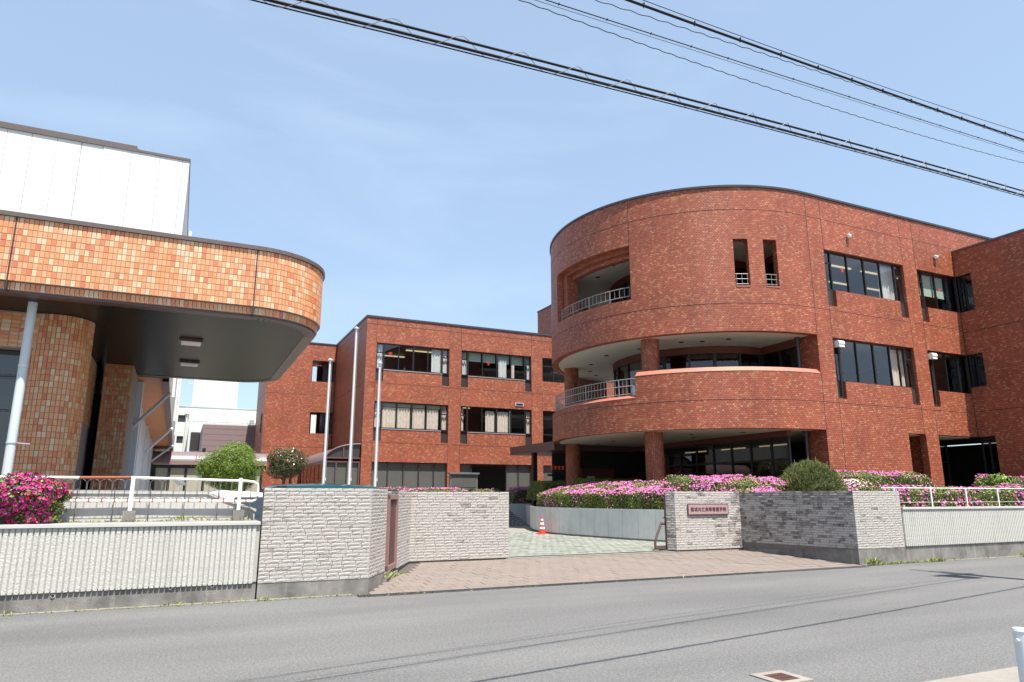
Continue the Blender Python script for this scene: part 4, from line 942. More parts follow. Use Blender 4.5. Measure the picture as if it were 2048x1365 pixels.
# ground floor: grey screens and the dark opening
for a, b in ((10.62, 11.6), (11.66, 12.6), (12.66, 13.6), (13.66, 14.6), (14.66, 15.45), (16.4, 17.18), (19.75, 20.6), (20.66, 21.5), (22.5, 23.4), (23.5, 24.4)):
    plate(mid, 'screen_panel', mfB, a, b, .22, .26, .2, 3.72, 'shutter')
mb = MB()
for x in (10.6, 11.63, 12.63, 13.63, 14.63, 15.46, 16.37, 17.2, 19.72, 20.63, 21.54): mb.mbox(mfB, x - .03, x + .03, .14, .24, .2, 3.74)
mb.build('screen_frame', M['panel'], mid)
mb = MB(); mb.box(16.2, 23, 47, 47.1, .1, 3.9); mb.box(10.2, 30, 43.35, 47, 3.77, 3.85); mb.build('inner_wall', M['room'], mid)
# recessed stair tower on the left, open through
YT = 52.6; mfT = lambda u, d: (u, YT + d)
OPA, OPB = 9.9 - 9.46, 9.9 - 9.08
op = [(8.15, 9.88, 10.02, 11.6), (8.2, 9.88, 6.18, 7.74)]
mb = MB(); wall(mb, mfT, 5.0, 9.9, .1, 12.86, op, th=.3, uo=1)
mfTL = lambda u, d: (5.0 + d, 58.6 - u)
wall(mb, mfTL, 0, 5.698, .1, 12.86, [(4.0, 5.0, 6.2, 7.6)], th=.25, uo=7)
wall(mb, lambda u, d: (9.9 - u + 0, 58.6 - d), 0, 4.9, .1, 12.86, [(OPA, OPB, 9.9, 12.2), (9.9 - 9.65, 9.9 - 9.2, 6.0, 8.2)], th=.2, uo=5)
mb.build('wall', M['brick'], mid, label='recessed brick stair tower with two see-through openings')
mb = MB(); mb.box(4.95, 10, YT - .05, YT + .4, 12.86, 12.95); mb.box(4.95, 5.3, YT + .4, 58.6, 12.86, 12.95); mb.build('roof_edge', M['cap'], mid)
mb = MB()
for z in (8.98, 5.16): mb.mbox(mfT, 5.0, 9.9, -.004, .01, z - .014, z + .014); mb.mbox(mfTL, 0, 6, -.004, .01, z - .014, z + .014)
mb.box(9.84, 9.9, YT - .06, YT - .001, 4, 12.86); mb.build('joint', M['joint'], mid)
mb = MB(); mb.box(9.85, 9.95, 52.95, 58.5, .2, 12.5); mb.box(5.3, 9.9, 52.95, 58.3, 12.3, 12.5); mb.box(5.3, 9.9, 52.95, 58.3, 8.3, 8.5); mb.build('stair_core', M['brick_in'], mid)
plate(mid, 'window', mfTL, 4.0, 5.0, .1, .14, 6.2, 7.6, 'shutter')
pt = thing('penthouse', 'small brick penthouse rising behind the classroom wing roof', 'building', (28, 48, 12.7))
mb = MB(); mb.box(25.7, 33, 46.5, 50, 12.7, 16.62); mb.build('wall', M['brick'], pt); mb = MB(); mb.box(25.65, 33, 46.45, 50.05, 16.62, 16.7); mb.build('roof_edge', M['cap'], pt)

# lean-to barrel vault in front of the stair tower
lv = thing('glazed_porch', 'brown barrel-vaulted glazed porch against the side of the classroom wing', 'porch', (8.8, 47, 0.2))
pr = [(7.7, 3.75)] + [(9.85 - 2.1 * math.cos(a) , 3.8 + 1.0 * math.sin(a)) for a in [R(8 + 82 * i / 10) for i in range(11)]]
mb = MB()
for (x0, z0), (x1, z1) in zip(pr[:-1], pr[1:]): mb.quad([(x0, 43.1, z0), (x0, 52.5, z0), (x1, 52.5, z1), (x1, 43.1, z1)][::-1])
mb.build('vault_roof', M['vault'], lv)
mb = MB()
for (x0, z0), (x1, z1) in zip(pr[:-1], pr[1:]): mb.tube([(x0, 43.05, z0), (x1, 43.05, z1)], .05, 4)
for z in (3.72, 3.95): mb.box(7.72, 9.85, 43.0, 43.1, z - .05, z + .03)
for x in (7.75, 8.42, 9.1, 9.8): mb.box(x - .04, x + .04, 43.0, 43.1, .2, 3.7)
mb.box(8.78, 8.86, 43.0, 43.1, 3.95, 4.6); mb.box(7.68, 7.78, 43.1, 52.5, 3.6, 3.8)
mb.box(7.72, 9.85, 43.0, 43.08, 1.6, 1.66)
mb.build('frame', M['gate'], lv)
mb = MB(); mb.quad([(7.75, 43.12, 3.95)] + [(9.8, 43.12, 3.95)] + [(x, 43.12, z) for x, z in reversed(pr[1:])]); mb.build('gable_pane', M['panel'], lv)
for a, b in ((7.79, 8.38), (8.46, 9.06), (9.14, 9.76)):
    mb = MB(); mb.box(a, b, 43.12, 43.14, .2, 3.66); mb.build('screen_panel', M['shutter'], lv)
mb = MB()
for k in range(6): mb.box(7.74, 7.78, 43.5 + k * 1.5, 44.8 + k * 1.5, .2, 3.6)
mb.build('side_pane', M['glassdark'], lv)

# link corridor with barrel roof at the left
lc = thing('link_corridor', 'brown barrel-roofed link corridor with beige panels behind the round tree', 'corridor', (1.5, 47.5, 0.2))
mb = MB(); n = 10; x0, x1 = -3.0, 4.75
arc = [(46.9 - 0.95 * math.cos(R(90 * i / n)), 3.62 + .68 * math.sin(R(90 * i / n))) for i in range(n + 1)]
for (ya, za), (yb, zb) in zip(arc[:-1], arc[1:]): mb.quad([(x0, ya, za), (x1, ya, za), (x1, yb, zb), (x0, yb, zb)])
mb.quad([(x1, 46.9, 3.6)] + [(x1, y, z) for y, z in arc]); mb.quad([(x0, 46.9, 4.3), (x1, 46.9, 4.3), (x1, 49, 4.3), (x0, 49, 4.3)])
mb.build('vault_roof', M['vault'], lc)
mb = MB(); mb.box(x0, x1, 45.9, 45.99, 3.5, 3.64)
for k in range(5):
    xx = -0.6 + k * 1.35; mb.tube([(xx, y - .01, z + .01) for y, z in arc], .03, 4)
mb.build('roof_rib', M['gatelt'], lc)
mb = MB(); mb.box(x0, x1, 46.1, 46.25, 3.3, 3.5)
for x in (-1.4, -0.62, 0.27, 1.25, 2.2, 3.6, 4.5): mb.box(x - .07, x + .07, 46.08, 46.22, .2, 3.3)
mb.box(-3, -1.4, 46.3, 46.4, .2, 3.4)
mb.build('frame', M['frame'], lc)
for a, b in ((-1.33, -.69), (-.55, .2), (.34, 1.18), (1.32, 2.13), (2.27, 3.53), (3.67, 4.43)):
    mb = MB(); mb.box(a, b, 46.15, 46.18, .2, 3.3); mb.build('frosted_panel', M['beigepanel'], lc)

# ------------------------------------------------------------------ far buildings
bb = thing('mauve_building', 'low mauve brown building with horizontal siding behind the round tree', 'building', (6, 60, 0.2))
mb = MB(); mb.box(1.28, 9, 60, 70, .2, 7.2); mb.build('wall', M['purplebrown'], bb)
mb = MB(); mb.box(1.25, 9, 59.97, 70, 7.2, 7.32); mb.build('roof_edge', M['whitefar'], bb)
for z in np.arange(.6, 7.1, .45):
    mb = MB(); mb.box(1.26, 9, 59.975, 60, z, z + .43); mb.build('siding_board', M['purplebrown'], bb)
mb = MB(); mb.box(1.36, 1.6, 59.9, 60, 4.9, 5.35); mb.build('vent', M['frame'], bb)
wb = thing('white_building', 'white multi-storey building in the far background with a tall stair tower', 'building', (3, 75, 0.2))
mfF = lambda u, d: (u, 72 + d)
mb = MB(); wall(mb, mfF, -5, 14, .2, 9.95, [(-.7, -.1, 8.45, 9.1), (-.65, -.1, 6.5, 7.15)], th=.3); mb.box(-5, 14, 79, 79.2, .2, 9.9); mb.build('wall', M['whitefar'], wb)
mb = MB(); mb.box(.35, 4.35, 73, 78, 9.9, 13.4); mb.build('stair_tower', M['whitefar'], wb)
mb = MB(); mb.box(-5, 14, 71.95, 79, 9.9, 10.0); mb.build('roof_edge', M['steel'], wb)
for a, b, c, d in ((-.7, -.1, 8.45, 9.1), (-.65, -.1, 6.5, 7.15)):
    mb = MB(); mb.box(a, b, 72.12, 72.15, c, d); mb.build('window', M['panel'], wb)
mb = MB(); mb.box(.3, 6.5, 69.6, 72, 5.0, 8.1); mb.build('lower_block', M['whitefar'], wb)
mb = MB(); mb.box(.5, 1.7, 69.55, 69.6, 5.7, 7.35); mb.build('window', M['panel'], wb)
mb = MB()
for x in np.arange(.3, 6.5, .35): mb.tube([(x, 69.7, 8.1), (x, 69.7, 8.35)], .015, 4)
mb.tube([(.3, 69.7, 8.35), (6.5, 69.7, 8.35)], .02, 4); mb.build('roof_railing', M['frame'], wb)
mb = MB(); mb.tube([(.05, 71.9, 5), (.05, 71.9, 9.3)], .07, 8); mb.box(-.15, .25, 71.7, 72, 9.2, 9.6); mb.build('drain_pipe', M['whitefar'], wb); mb = MB(); mb.box(5.6, 6.0, 71.7, 72, 8.9, 9.5); mb.tube([(5.8, 71.9, 7), (5.8, 71.9, 9)], .06, 8); mb.build('drain_pipe', M['whitefar'], wb)
mb = MB(); mb.box(-.1, .35, 73.2, 73.4, 12.2, 12.35); mb.build('floodlight', M['steel'], wb)

# ------------------------------------------------------------------ orange tiled hall
hall = thing('tiled_hall', 'hall with an orange tiled canopy, round tiled column and white upper block', 'building', (-2, 18, 0.2))
path = []
def canopy_path(off):
    """canopy outline from far left along the front, round the corner, back along the side; (x, y) with arc length"""
    P = [(-9.0, 14.0 - off), (1.0, 14.0 - off)]
    for i in range(1, 19): a = R(-90 + 90 * i / 18); P.append((1.0 + (1.5 + off) * math.cos(a), 15.5 + (1.5 + off) * math.sin(a)))
    P.append((2.5 + off, 21.5))
    for i in range(1, 13): a = R(90 * i / 12); P.append((1.2 + (1.3 + off) * math.cos(a), 21.5 + (1.3 + off) * math.sin(a)))
    P.append((-9.0, 22.8 + off)); return P
def resample(P):
    out = [0]
    for a, b in zip(P[:-1], P[1:]): out.append(out[-1] + math.hypot(b[0] - a[0], b[1] - a[1]))
    return out
CP = canopy_path(0); CL = resample(CP)
def mfK(u, d):
    u = min(max(u, 0), CL[-1]); i = max(0, min(len(CL) - 2, int(np.searchsorted(CL, u, side='right') - 1)))
    a, b = CP[i], CP[i + 1]; t = (u - CL[i]) / (CL[i + 1] - CL[i]); dx, dy = b[0] - a[0], b[1] - a[1]; l = math.hypot(dx, dy)
    return (a[0] + dx * t - dy / l * d, a[1] + dy * t + dx / l * d)
seg_us = [0] + list(CL[1:])
def strip(mb, d0, d1, z0, z1, mi=0):
    for a, b in zip(CL[:-1], CL[1:]):
        mb.mbox(mfK, a + 1e-4, b - 1e-4, d0, d1, z0, z1, mi)
mb = MB(); strip(mb, .012, .3, 5.27, 6.42); mb.build('fascia', M['grout'], hall)
mb = MB(); strip(mb, .075, .3, 5.12, 5.268); mb.build('lower_fascia', M['grout'], hall)
mb = MB(); strip(mb, .10, .34, 5.075, 5.119); mb.build('fascia_trim', M['canopybrown'], hall)
mb = MB(); strip(mb, -.035, .36, 6.42, 6.50); mb.build('roof_edge', M['capbrown'], hall)
mb = MB(); q = [(p[0], p[1], 6.40) for p in canopy_path(-.2)]; mb.quad(q); mb.build('roof', M['capbrown'], hall)
# tiles
def tile_mesh(m):
    b = MB(); w, h, t, c = .0655, .1115, .012, .0025
    b.quad([(c, -t, c), (w - c, -t, c), (w - c, -t, h - c), (c, -t, h - c)])
    b.quad([(0, 0, 0), (w, 0, 0), (w - c, -t, c), (c, -t, c)]); b.quad([(w, 0, 0), (w, 0, h), (w - c, -t, h - c), (w - c, -t, c)])
    b.quad([(w, 0, h), (0, 0, h), (c, -t, h - c), (w - c, -t, h - c)]); b.quad([(0, 0, h), (0, 0, 0), (c, -t, c), (c, -t, h - c)])
    me = bpy.data.meshes.new('tile'); me.from_pydata(b.v, [], b.f); me.materials.append(m); me.update(); return me
TL = [tile_mesh(m) for m in TM]
tiles = []    # x,y,z,ang,sx,sz,mi
def add_tiles(mf, u0, u1, d, zb, rows, pitch=.0735, rp=.118, hs=None, sc=(1, 1)):
    n = int((u1 - u0) / pitch)
    for k in range(n):
        u = u0 + k * pitch
        a = mf(u + .003, d); b = mf(u + pitch - .003, d); ang = math.atan2(b[1] - a[1], b[0] - a[0])
        for r in range(rows):
            sz = 1.0 if hs is None else hs[r]
            tiles.append((a[0], a[1], zb + r * rp + .003, ang, 1, sz, random.choices(range(7), tile_w)[0]))
USE = CL[-1] - 6.0
add_tiles(mfK, 2.0, USE, .012, 5.27, 10, hs=[1] * 9 + [.72])
add_tiles(mfK, 2.0, USE, .075, 5.125, 1, hs=[1.2])
# column
CCX, CCY, CR = -2.44, 16.05, .575
mfCol = lambda u, d: (CCX + (CR - d) * math.cos(R(-90) + u / CR), CCY + (CR - d) * math.sin(R(-90) + u / CR))
add_tiles(mfCol, -CR * math.pi, CR * math.pi, 0.0, 1.065, 34, hs=[1] * 34)
b = MB(); b.lathe(CCX, CCY, [(CR, .9), (CR, 5.08)], 48, capt=False); b.build('column', M['grout'], hall)
# tiled wall behind the column (faces the road)
mfH = lambda u, d: (u, 20.9 + d)
add_tiles(mfH, -2.05, -1.38, -.0, 1.065, 34)
b = MB(); b.box(-2.06, -1.40, 20.9, 23.2, .9, 5.08); b.build('wall', M['grout'], hall, label='tiled wall end below the canopy')
b = MB(); b.box(-2.28, -2.06, 21.3, 23.0, .9, 4.3); b.build('door_recess', M['ironhole'], hall)
mfJ = lambda u, d: (-2.34 + d * 0 - .0 + d, 20.9 - u)
b = MB(); b.box(-2.75, -2.28, 18.6, 23, .9, 5.08); b.build('wall', M['grout'], hall)
add_tiles(lambda u, d: (-2.28 - d, 18.6 + u), 0, 2.7, 0.0, 3.4, 14)
add_tiles(lambda u, d: (-2.75 + u, 18.6 + d), 0, .46, 0.0, 1.065, 34)
# lintel with horizontal tiles and big window at far left
b = MB(); b.box(-9, -2.65, 15.55, 15.9, 4.38, 5.08); b.build('lintel', M['grout'], hall)
vis = lambda t: (t[0] - 0) ** 2 + (t[1]) ** 2
def in_frame(t):
    v = cam.matrix_world
    return True
yaw = R(25.03)
def hx(t): return (t[0] * math.cos(yaw) - t[1] * math.sin(yaw)) / (t[0] * math.sin(yaw) + t[1] * math.cos(yaw))
ins = [t for t in tiles if hx(t) > -0.735]
outs = [t for t in tiles if hx(t) <= -0.735]
ins.sort(key=vis)
for x, y, z, a, sx, sz, mi in ins[:300]:
    o = bpy.data.objects.new('tile', TL[mi]); COL.objects.link(o); o.location = (x, y, z); o.rotation_euler = (0, 0, a); o.scale = (1, 1, sz); attach(o, hall)
def join_tiles(L_, name, parent):
    if not L_: return
    A = np.array(L_); V0 = np.array([v.co[:] for v in TL[0].vertices]); F0 = np.array([p.vertices[:] for p in TL[0].polygons])
    n = len(A); V = np.repeat(V0[None], n, 0).copy(); V[:, :, 2] *= A[:, 5][:, None]
    c, s_ = np.cos(A[:, 3])[:, None], np.sin(A[:, 3])[:, None]
    X = V[:, :, 0] * c - V[:, :, 1] * s_ + A[:, 0][:, None]; Y = V[:, :, 0] * s_ + V[:, :, 1] * c + A[:, 1][:, None]; Z = V[:, :, 2] + A[:, 2][:, None]
    W = np.stack([X, Y, Z], -1).reshape(-1, 3); F = (F0[None] + (np.arange(n) * len(V0))[:, None, None]).reshape(-1, 4)
    me = mesh_arr(name, W, F, TM, mi=np.repeat(A[:, 6], len(F0))); return obj(name, me, parent, kind='stuff')
join_tiles(ins[300:] + outs, 'tile_field', hall)
# horizontal lintel tiles: own joined field
b = MB()
for r in range(9):
    x = -9.0 + (0 if r % 2 else 0)
    while x < -2.75:
        mi = random.choices(range(7), tile_w)[0]; z = 4.40 + r * .0735
        b.quad([(x, 15.538, z), (x + .142, 15.538, z), (x + .142, 15.538, z + .066), (x, 15.538, z + .066)], mi); x += .15
b.build('lintel_tile_field', TM, hall, kind='stuff')
make_window(hall, lambda u, d: (u, 15.75 + d), -9, -2.85, 1.0, 4.38, [-7.4, -5.8, -4.2], d=.1, fw=.09)
b = MB(); b.box(-9, -2.8, 19, 19.1, .9, 5); b.box(-9, -2.8, 15.9, 19, .95, 1.0); b.build('inner_wall', M['room'], hall)
b = MB(); b.box(-14, -1.4, 14.45, 23.2, .2, .99); b.build('plinth', M['concrete'], hall)
# fascia vertical joints
for u in (9.0 - 3.0, 9.0 + 1.0 - .02):
    mb = MB(); mb.mbox(mfK, u - .012, u + .012, -.006, .08, 5.1, 6.5); mb.build('joint', M['joint'], hall)
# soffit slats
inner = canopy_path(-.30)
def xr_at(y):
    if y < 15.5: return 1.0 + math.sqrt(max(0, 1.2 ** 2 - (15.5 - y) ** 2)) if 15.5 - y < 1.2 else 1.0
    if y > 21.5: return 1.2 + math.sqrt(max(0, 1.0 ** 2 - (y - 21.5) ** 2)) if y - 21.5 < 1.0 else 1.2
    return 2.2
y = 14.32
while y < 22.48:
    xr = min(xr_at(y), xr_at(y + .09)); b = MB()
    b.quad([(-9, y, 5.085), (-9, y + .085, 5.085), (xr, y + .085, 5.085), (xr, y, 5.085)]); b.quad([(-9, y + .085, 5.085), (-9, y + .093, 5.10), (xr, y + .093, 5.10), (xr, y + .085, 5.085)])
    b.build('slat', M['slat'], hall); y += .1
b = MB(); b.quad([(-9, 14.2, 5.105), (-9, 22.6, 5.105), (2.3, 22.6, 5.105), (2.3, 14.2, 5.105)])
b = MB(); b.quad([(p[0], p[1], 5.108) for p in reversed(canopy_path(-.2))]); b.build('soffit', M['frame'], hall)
for yl in (16.75, 19.6):
    b = MB(); b.box(-.30, .18, yl, yl + .42, 5.03, 5.084); b.build('soffit_lamp_rim', M['canopybrown'], hall)
    b = MB(); b.box(-.26, .14, yl + .04, yl + .38, 5.0, 5.029); b.build('soffit_lamp', M['coneband'], hall)
# rain pipe
dp = MB(); dp.tube([(-2.71, 14.72, .99), (-2.71, 14.72, 5.09)], .075, 16); dp.build('rain_pipe', M['bluepipe'], hall, smooth=True)
dp = MB()
for z in (2.55, 3.9): dp.tube([(-2.71, 14.72, z), (-2.71, 14.72, z + .03)], .085, 16)
dp.tube([(-2.64, 14.74, 2.56), (-2.48, 14.95, 2.56)], .015, 6); dp.build('pipe_bracket', M['steel'], hall)
# upper white block
b = MB(); b.box(-14, -.57, 20.06, 23.0, 5.15, 10.78); b.box(-14, -.57, 23.0, 52, 5.2, 10.78); b.quad([(-.57, 23, 5.08), (-.57, 52, 4.45), (-.57, 52, 5.2), (-.57, 23, 5.2)]); b.build('upper_wall', M['whitefar'], hall)
px = [-9.0, -7.9, -6.9, -5.85, -4.78, -4.25, -3.7, -3.16, -2.66, -1.99, -1.31, -.75, -.57]
for k, (a, c) in enumerate(zip(px[:-1], px[1:])):
    b = MB(); g = .006 if k != 7 else .012; b.box(a + g, c - .002, 20.0 - (.012 if k > 7 else 0), 20.059, 6.2, 10.76); b.build('wall_panel', M['white'], hall)
b = MB(); b.box(-14, -.55, 19.96, 20.06, 10.76, 10.83); b.box(-.57, -.555, 20.06, 52, 10.78, 10.81); b.build('roof_edge', M['capbrown'], hall)
b = MB(); b.box(-14, -1.9, 20.2, 20.5, 10.84, 11.03); b.box(-2.2, -1.84, 20.15, 20.55, 10.84, 10.93); b.build('gutter', M['capbrown'], hall)
# side passage: orange soffit, piers, slanting pipes
b = MB(); b.quad([(-4, 22.9, 5.09), (-4, 52, 4.45), (-.60, 52, 4.45), (-.60, 22.9, 5.09)]); b.build('passage_soffit', M['orangesoffit'], hall)
b = MB(); b.quad([(-.75, 23, 5.08), (-.75, 52, 4.44), (-.572, 52, 4.44), (-.572, 23, 5.08)]); b.quad([(-.572, 23, 5.0), (-.572, 52, 4.36), (-.572, 52, 4.45), (-.572, 23, 5.09)]); b.quad([(-.75, 23, 5.0), (-.75, 52, 4.36), (-.572, 52, 4.36), (-.572, 23, 5.0)]); b.quad([(-.75, 23, 5.09), (-.75, 52, 4.45), (-.75, 52, 4.36), (-.75, 23, 5.0)]); b.build('soffit_edge', M['purplebrown'], hall)
b = MB(); b.box(-1.9, -1.6, 23.2, 50, .2, 5.3); b.build('passage_wall', M['pier'], hall)
for y0 in (23.6, 29.5, 35.4, 41.4):
    b = MB(); b.box(-1.6, -1.52 + (.25 if y0 == 23.6 else .0), y0, y0 + .5, .2, 5.06 - (y0 - 23) * .022); b.build('pier', M['pier'], hall)
for (p, q) in (((-.50, 23.2, 4.70), (-1.5, 23.5, 3.58)), ((-.50, 32.6, 4.45), (-1.5, 34.8, 3.55)), ((-.50, 40.6, 4.25), (-1.5, 42.5, 3.5))):
    b = MB(); b.tube([p, q], .05, 10); b.build('slanting_pipe', M['bluepipe'], hall)
b = MB()
for y0 in (25, 33, 41): b.tube([(-.46, y0, 4.8), (-.46, y0, 10.5)], .05, 8)
b.build('wall_pipe', M['railwhite'], hall)

# ------------------------------------------------------------------ planter wall
pw = thing('planter_wall', 'curved planter wall of pale stone panels behind the traffic cone', 'wall', (14, 22, .2))
pp = [(16.9, 34.5), (15.9, 32.0), (14.5, 29.0), (13.72, 26.6), (13.55, 25.2), (13.62, 23.8), (13.85, 22.2), (14.15, 20.5), (14.62, 18.9), (15.3, 17.7), (16.3, 16.9), (17.6, 16.6)]
def cat(P, n=12):
    out = []
    for i in range(len(P) - 1):
        p0, p1, p2, p3 = P[max(i - 1, 0)], P[i], P[i + 1], P[min(i + 2, len(P) - 1)]
        for k in range(n):
            t = k / n; out.append(tuple(.5 * (2 * p1[j] + (p2[j] - p0[j]) * t + (2 * p0[j] - 5 * p1[j] + 4 * p2[j] - p3[j]) * t * t + (3 * p1[j] - p0[j] - 3 * p2[j] + p3[j]) * t ** 3) for j in (0, 1)))
    return out + [P[-1]]
PC = cat(pp); PL = resample(PC)
def along(P, Lc, s, d=0):
    s = min(max(s, 0), Lc[-1] - 1e-6); i = int(np.searchsorted(Lc, s, side='right') - 1); i = min(i, len(P) - 2)
    a, b = P[i], P[i + 1]; t = (s - Lc[i]) / max(Lc[i + 1] - Lc[i], 1e-9); dx, dy = b[0] - a[0], b[1] - a[1]; l = math.hypot(dx, dy)
    return (a[0] + dx * t - dy / l * d, a[1] + dy * t + dx / l * d)
mfP = lambda u, d: along(PC, PL, u, d)
s = 0.0
mb = MB(); k = 0
while s < PL[-1] - .1: mb.mbox(mfP, s, min(s + .3, PL[-1]), .03, .25, .2, 1.20); s += .3
mb.build('wall_core', M['mortar'], pw)
s = .2
while s < PL[-1] - .7:
    m2 = MB()
    for j in range(3): m2.mbox(mfP, s + j * .245, s + (j + 1) * .245 - (.012 if j == 2 else 0), 0, .05, .27, 1.235)
    m2.build('stone_panel', M['planter'], pw); s += .735
mb = MB(); s = 0
while s < PL[-1] - .1: mb.mbox(mfP, s, min(s + .3, PL[-1]), -.01, .03, .2, .268); s += .3
mb.build('base_strip', M['mortar'], pw)
# soil inside
mb = MB(); mb.quad([(x, y, 1.15) for x, y in PC] + [(24, 16.6, 1.15), (24, 34, 1.15)][::1]); mb.build('planting_bed', M['soil'], kind='structure', label='raised soil bed inside the curved planter')
mb = MB(); mb.box(17.1, 60, 12.84, 19.4, .1, 1.32); mb.build('planting_bank', M['soil'], kind='structure', label='raised planted bank behind the right ribbed wall')

# ------------------------------------------------------------------ foliage tools
def tri_sample(V, F, n):
    T = np.concatenate([F[:, [0, 1, 2]], F[:, [0, 2, 3]]]); a, b, c = V[T[:, 0]], V[T[:, 1]], V[T[:, 2]]
    N = np.cross(b - a, c - a); A = np.linalg.norm(N, axis=1); A = np.maximum(A, 1e-9)
    i = RNG.choice(len(T), n, p=A / A.sum()); r1, r2 = RNG.random((2, n)); s_ = np.sqrt(r1)
    P = a[i] * (1 - s_)[:, None] + b[i] * (s_ * (1 - r2))[:, None] + c[i] * (s_ * r2)[:, None]
    return P, (N / A[:, None])[i]
def leaves_mesh(name, P, N, size, m, tone, spread=0.9, aspect=0.5, fold=0.0):
    n = len(P); rnd = RNG.normal(size=(n, 3)); nn = N + spread * rnd * .6; nn /= np.linalg.norm(nn, axis=1)[:, None]
    t = np.cross(nn, RNG.normal(size=(n, 3))); t /= np.linalg.norm(t, axis=1)[:, None]; b = np.cross(nn, t)
    s_ = (size * RNG.uniform(.7, 1.3, n))[:, None]
    V = np.stack([P - t * s_ * .5, P + b * s_ * aspect * .5 + nn * s_ * .1, P + t * s_ * .5, P - b * s_ * aspect * .5 + nn * s_ * .1], 1).reshape(-1, 3)
    F = np.arange(n * 4).reshape(-1, 4); return mesh_arr(name, V, F, m, tone=np.repeat(tone, 4, 0))
def flowers_mesh(name, P, N, size, m, tone, spread=.5):
    n = len(P); nn = N + spread * RNG.normal(size=(n, 3)) * .6; nn /= np.linalg.norm(nn, axis=1)[:, None]
    t = np.cross(nn, RNG.normal(size=(n, 3))); t /= np.linalg.norm(t, axis=1)[:, None]; b = np.cross(nn, t)
    s_ = (size * RNG.uniform(.75, 1.25, n))[:, None]; Vs = []
    for k in range(5):
        a = 2 * math.pi * k / 5; d = t * math.cos(a) + b * math.sin(a); e = -t * math.sin(a) + b * math.cos(a)
        Vs.append(np.stack([P, P + (d * .38 - e * .26) * s_ + nn * s_ * .16, P + d * s_ * .56 + nn * s_ * .2, P + (d * .38 + e * .26) * s_ + nn * s_ * .16], 1))
    V = np.stack(Vs, 1).reshape(-1, 3); F = np.arange(n * 20).reshape(-1, 4); return mesh_arr(name, V, F, m, tone=np.repeat(tone, 20, 0))
def noise3(P, f, seed=0):
    r = np.random.default_rng(seed); o = np.zeros(len(P))
    for k in range(5):
        d = r.normal(size=3); d /= np.linalg.norm(d); o += np.sin(P @ d * f * (1 + k * .5) + r.random() * 6.28) / (1 + k * .4)
    return o / 2.2
def grid_surface(fn, nu, nv):
    V = np.array([fn(i / nu, j / nv) for i in range(nu + 1) for j in range(nv + 1)]); F = np.array([(i * (nv + 1) + j, (i + 1) * (nv + 1) + j, (i + 1) * (nv + 1) + j + 1, i * (nv + 1) + j + 1) for i in range(nu) for j in range(nv)]); return V, F
def hedge(name, label, fn, nu, nv, nleaf, nflow, lsize=.045, fsize=.05, flower='pink', topbias=1.2, sideflow=.18, lean=None, group=None, leaf='leaf', flip=False, fseed=3, cat_='hedge', bump=.05):
    t = thing(name, label, cat_, tuple(fn(.5, 0.0)), group)
    V, F = grid_surface(fn, nu, nv)
    if flip: F = F[:, ::-1]
    a, b, c = V[F[:, 0]], V[F[:, 1]], V[F[:, 2]]; fn_ = np.cross(b - a, c - a)
    VN = np.zeros_like(V)
    for k in range(4): np.add.at(VN, F[:, k], fn_)
    VN /= np.maximum(np.linalg.norm(VN, axis=1), 1e-9)[:, None]
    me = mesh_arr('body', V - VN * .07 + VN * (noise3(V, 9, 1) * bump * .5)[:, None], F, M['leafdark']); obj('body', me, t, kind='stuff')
    P, N = tri_sample(V, F, nleaf); disp = noise3(P, 6, 2) * bump; P = P + N * (disp + RNG.uniform(-.06, .02, nleaf))[:, None]
    tone = np.stack([RNG.uniform(.6, 1.6, nleaf)] * 3, 1) * np.array([1, 1, .9]); warm = RNG.random(nleaf) < .12; tone[warm] *= np.array([1.9, 1.15, .9])
    obj('foliage', leaves_mesh('foliage', P, N, lsize, M[leaf], tone), t, kind='stuff')
    if nflow:
        P, N = tri_sample(V, F, nflow * 4); cl = noise3(P, 3.5, fseed) + noise3(P, 11, fseed + 1) * .5
        pr_ = np.where(N[:, 2] > .5, topbias * .20, sideflow * .22) * np.clip(.45 + cl * .9, .01, 1.5)
        keep = RNG.random(len(P)) < pr_ * .8; P, N = P[keep], N[keep]
        P = P + N * (noise3(P, 6, 2) * bump + .03)[:, None]; N = N + np.array([0, -.2, .35]); N /= np.linalg.norm(N, axis=1)[:, None]
        tone = np.stack([RNG.uniform(.7, 1.15, len(P)), RNG.uniform(.5, 1.4, len(P)), RNG.uniform(.65, 1.2, len(P))], 1)
        obj('blossom', flowers_mesh('blossom', P, N, fsize, M[flower], tone), t, kind='stuff')
    return t
# main planter hedge: front face from the stone edge, then a top that rises to the back
def fn_main(s0, s1, d_out, zt0, zt1, depth, zb=1.2):
    def f(u, v):
        s_ = s0 + (s1 - s0) * u; e = min(u, 1 - u); endf = min(1, e / .03) ** .5
        if v < .30: d, z = .12 - .0 * v, zb + (zt0 - .07 - zb) * (v / .30)
        elif v < .38: k = (v - .30) / .08; d, z = .12 + .1 * k, zt0 - .07 + .07 * k
        else: k = (v - .38) / .62; d, z = .22 + depth * k, zt0 + (zt1 - zt0) * (k ** .8)
        x, y = along(PC, PL, s_, d + d_out); return (x, y, zb + (z - zb) * endf)
    return f
s_a = PL[[i for i, p in enumerate(PC) if p[1] < 27.2][0]]
hedge('azalea_hedge', 'long clipped hedge of pink azaleas along the curved planter', fn_main(s_a - 1.0, PL[-1], 0, 1.80, 2.22, 2.3), 150, 26, 60000, 15000, lsize=.05, fsize=.052, topbias=1.5, sideflow=.17)
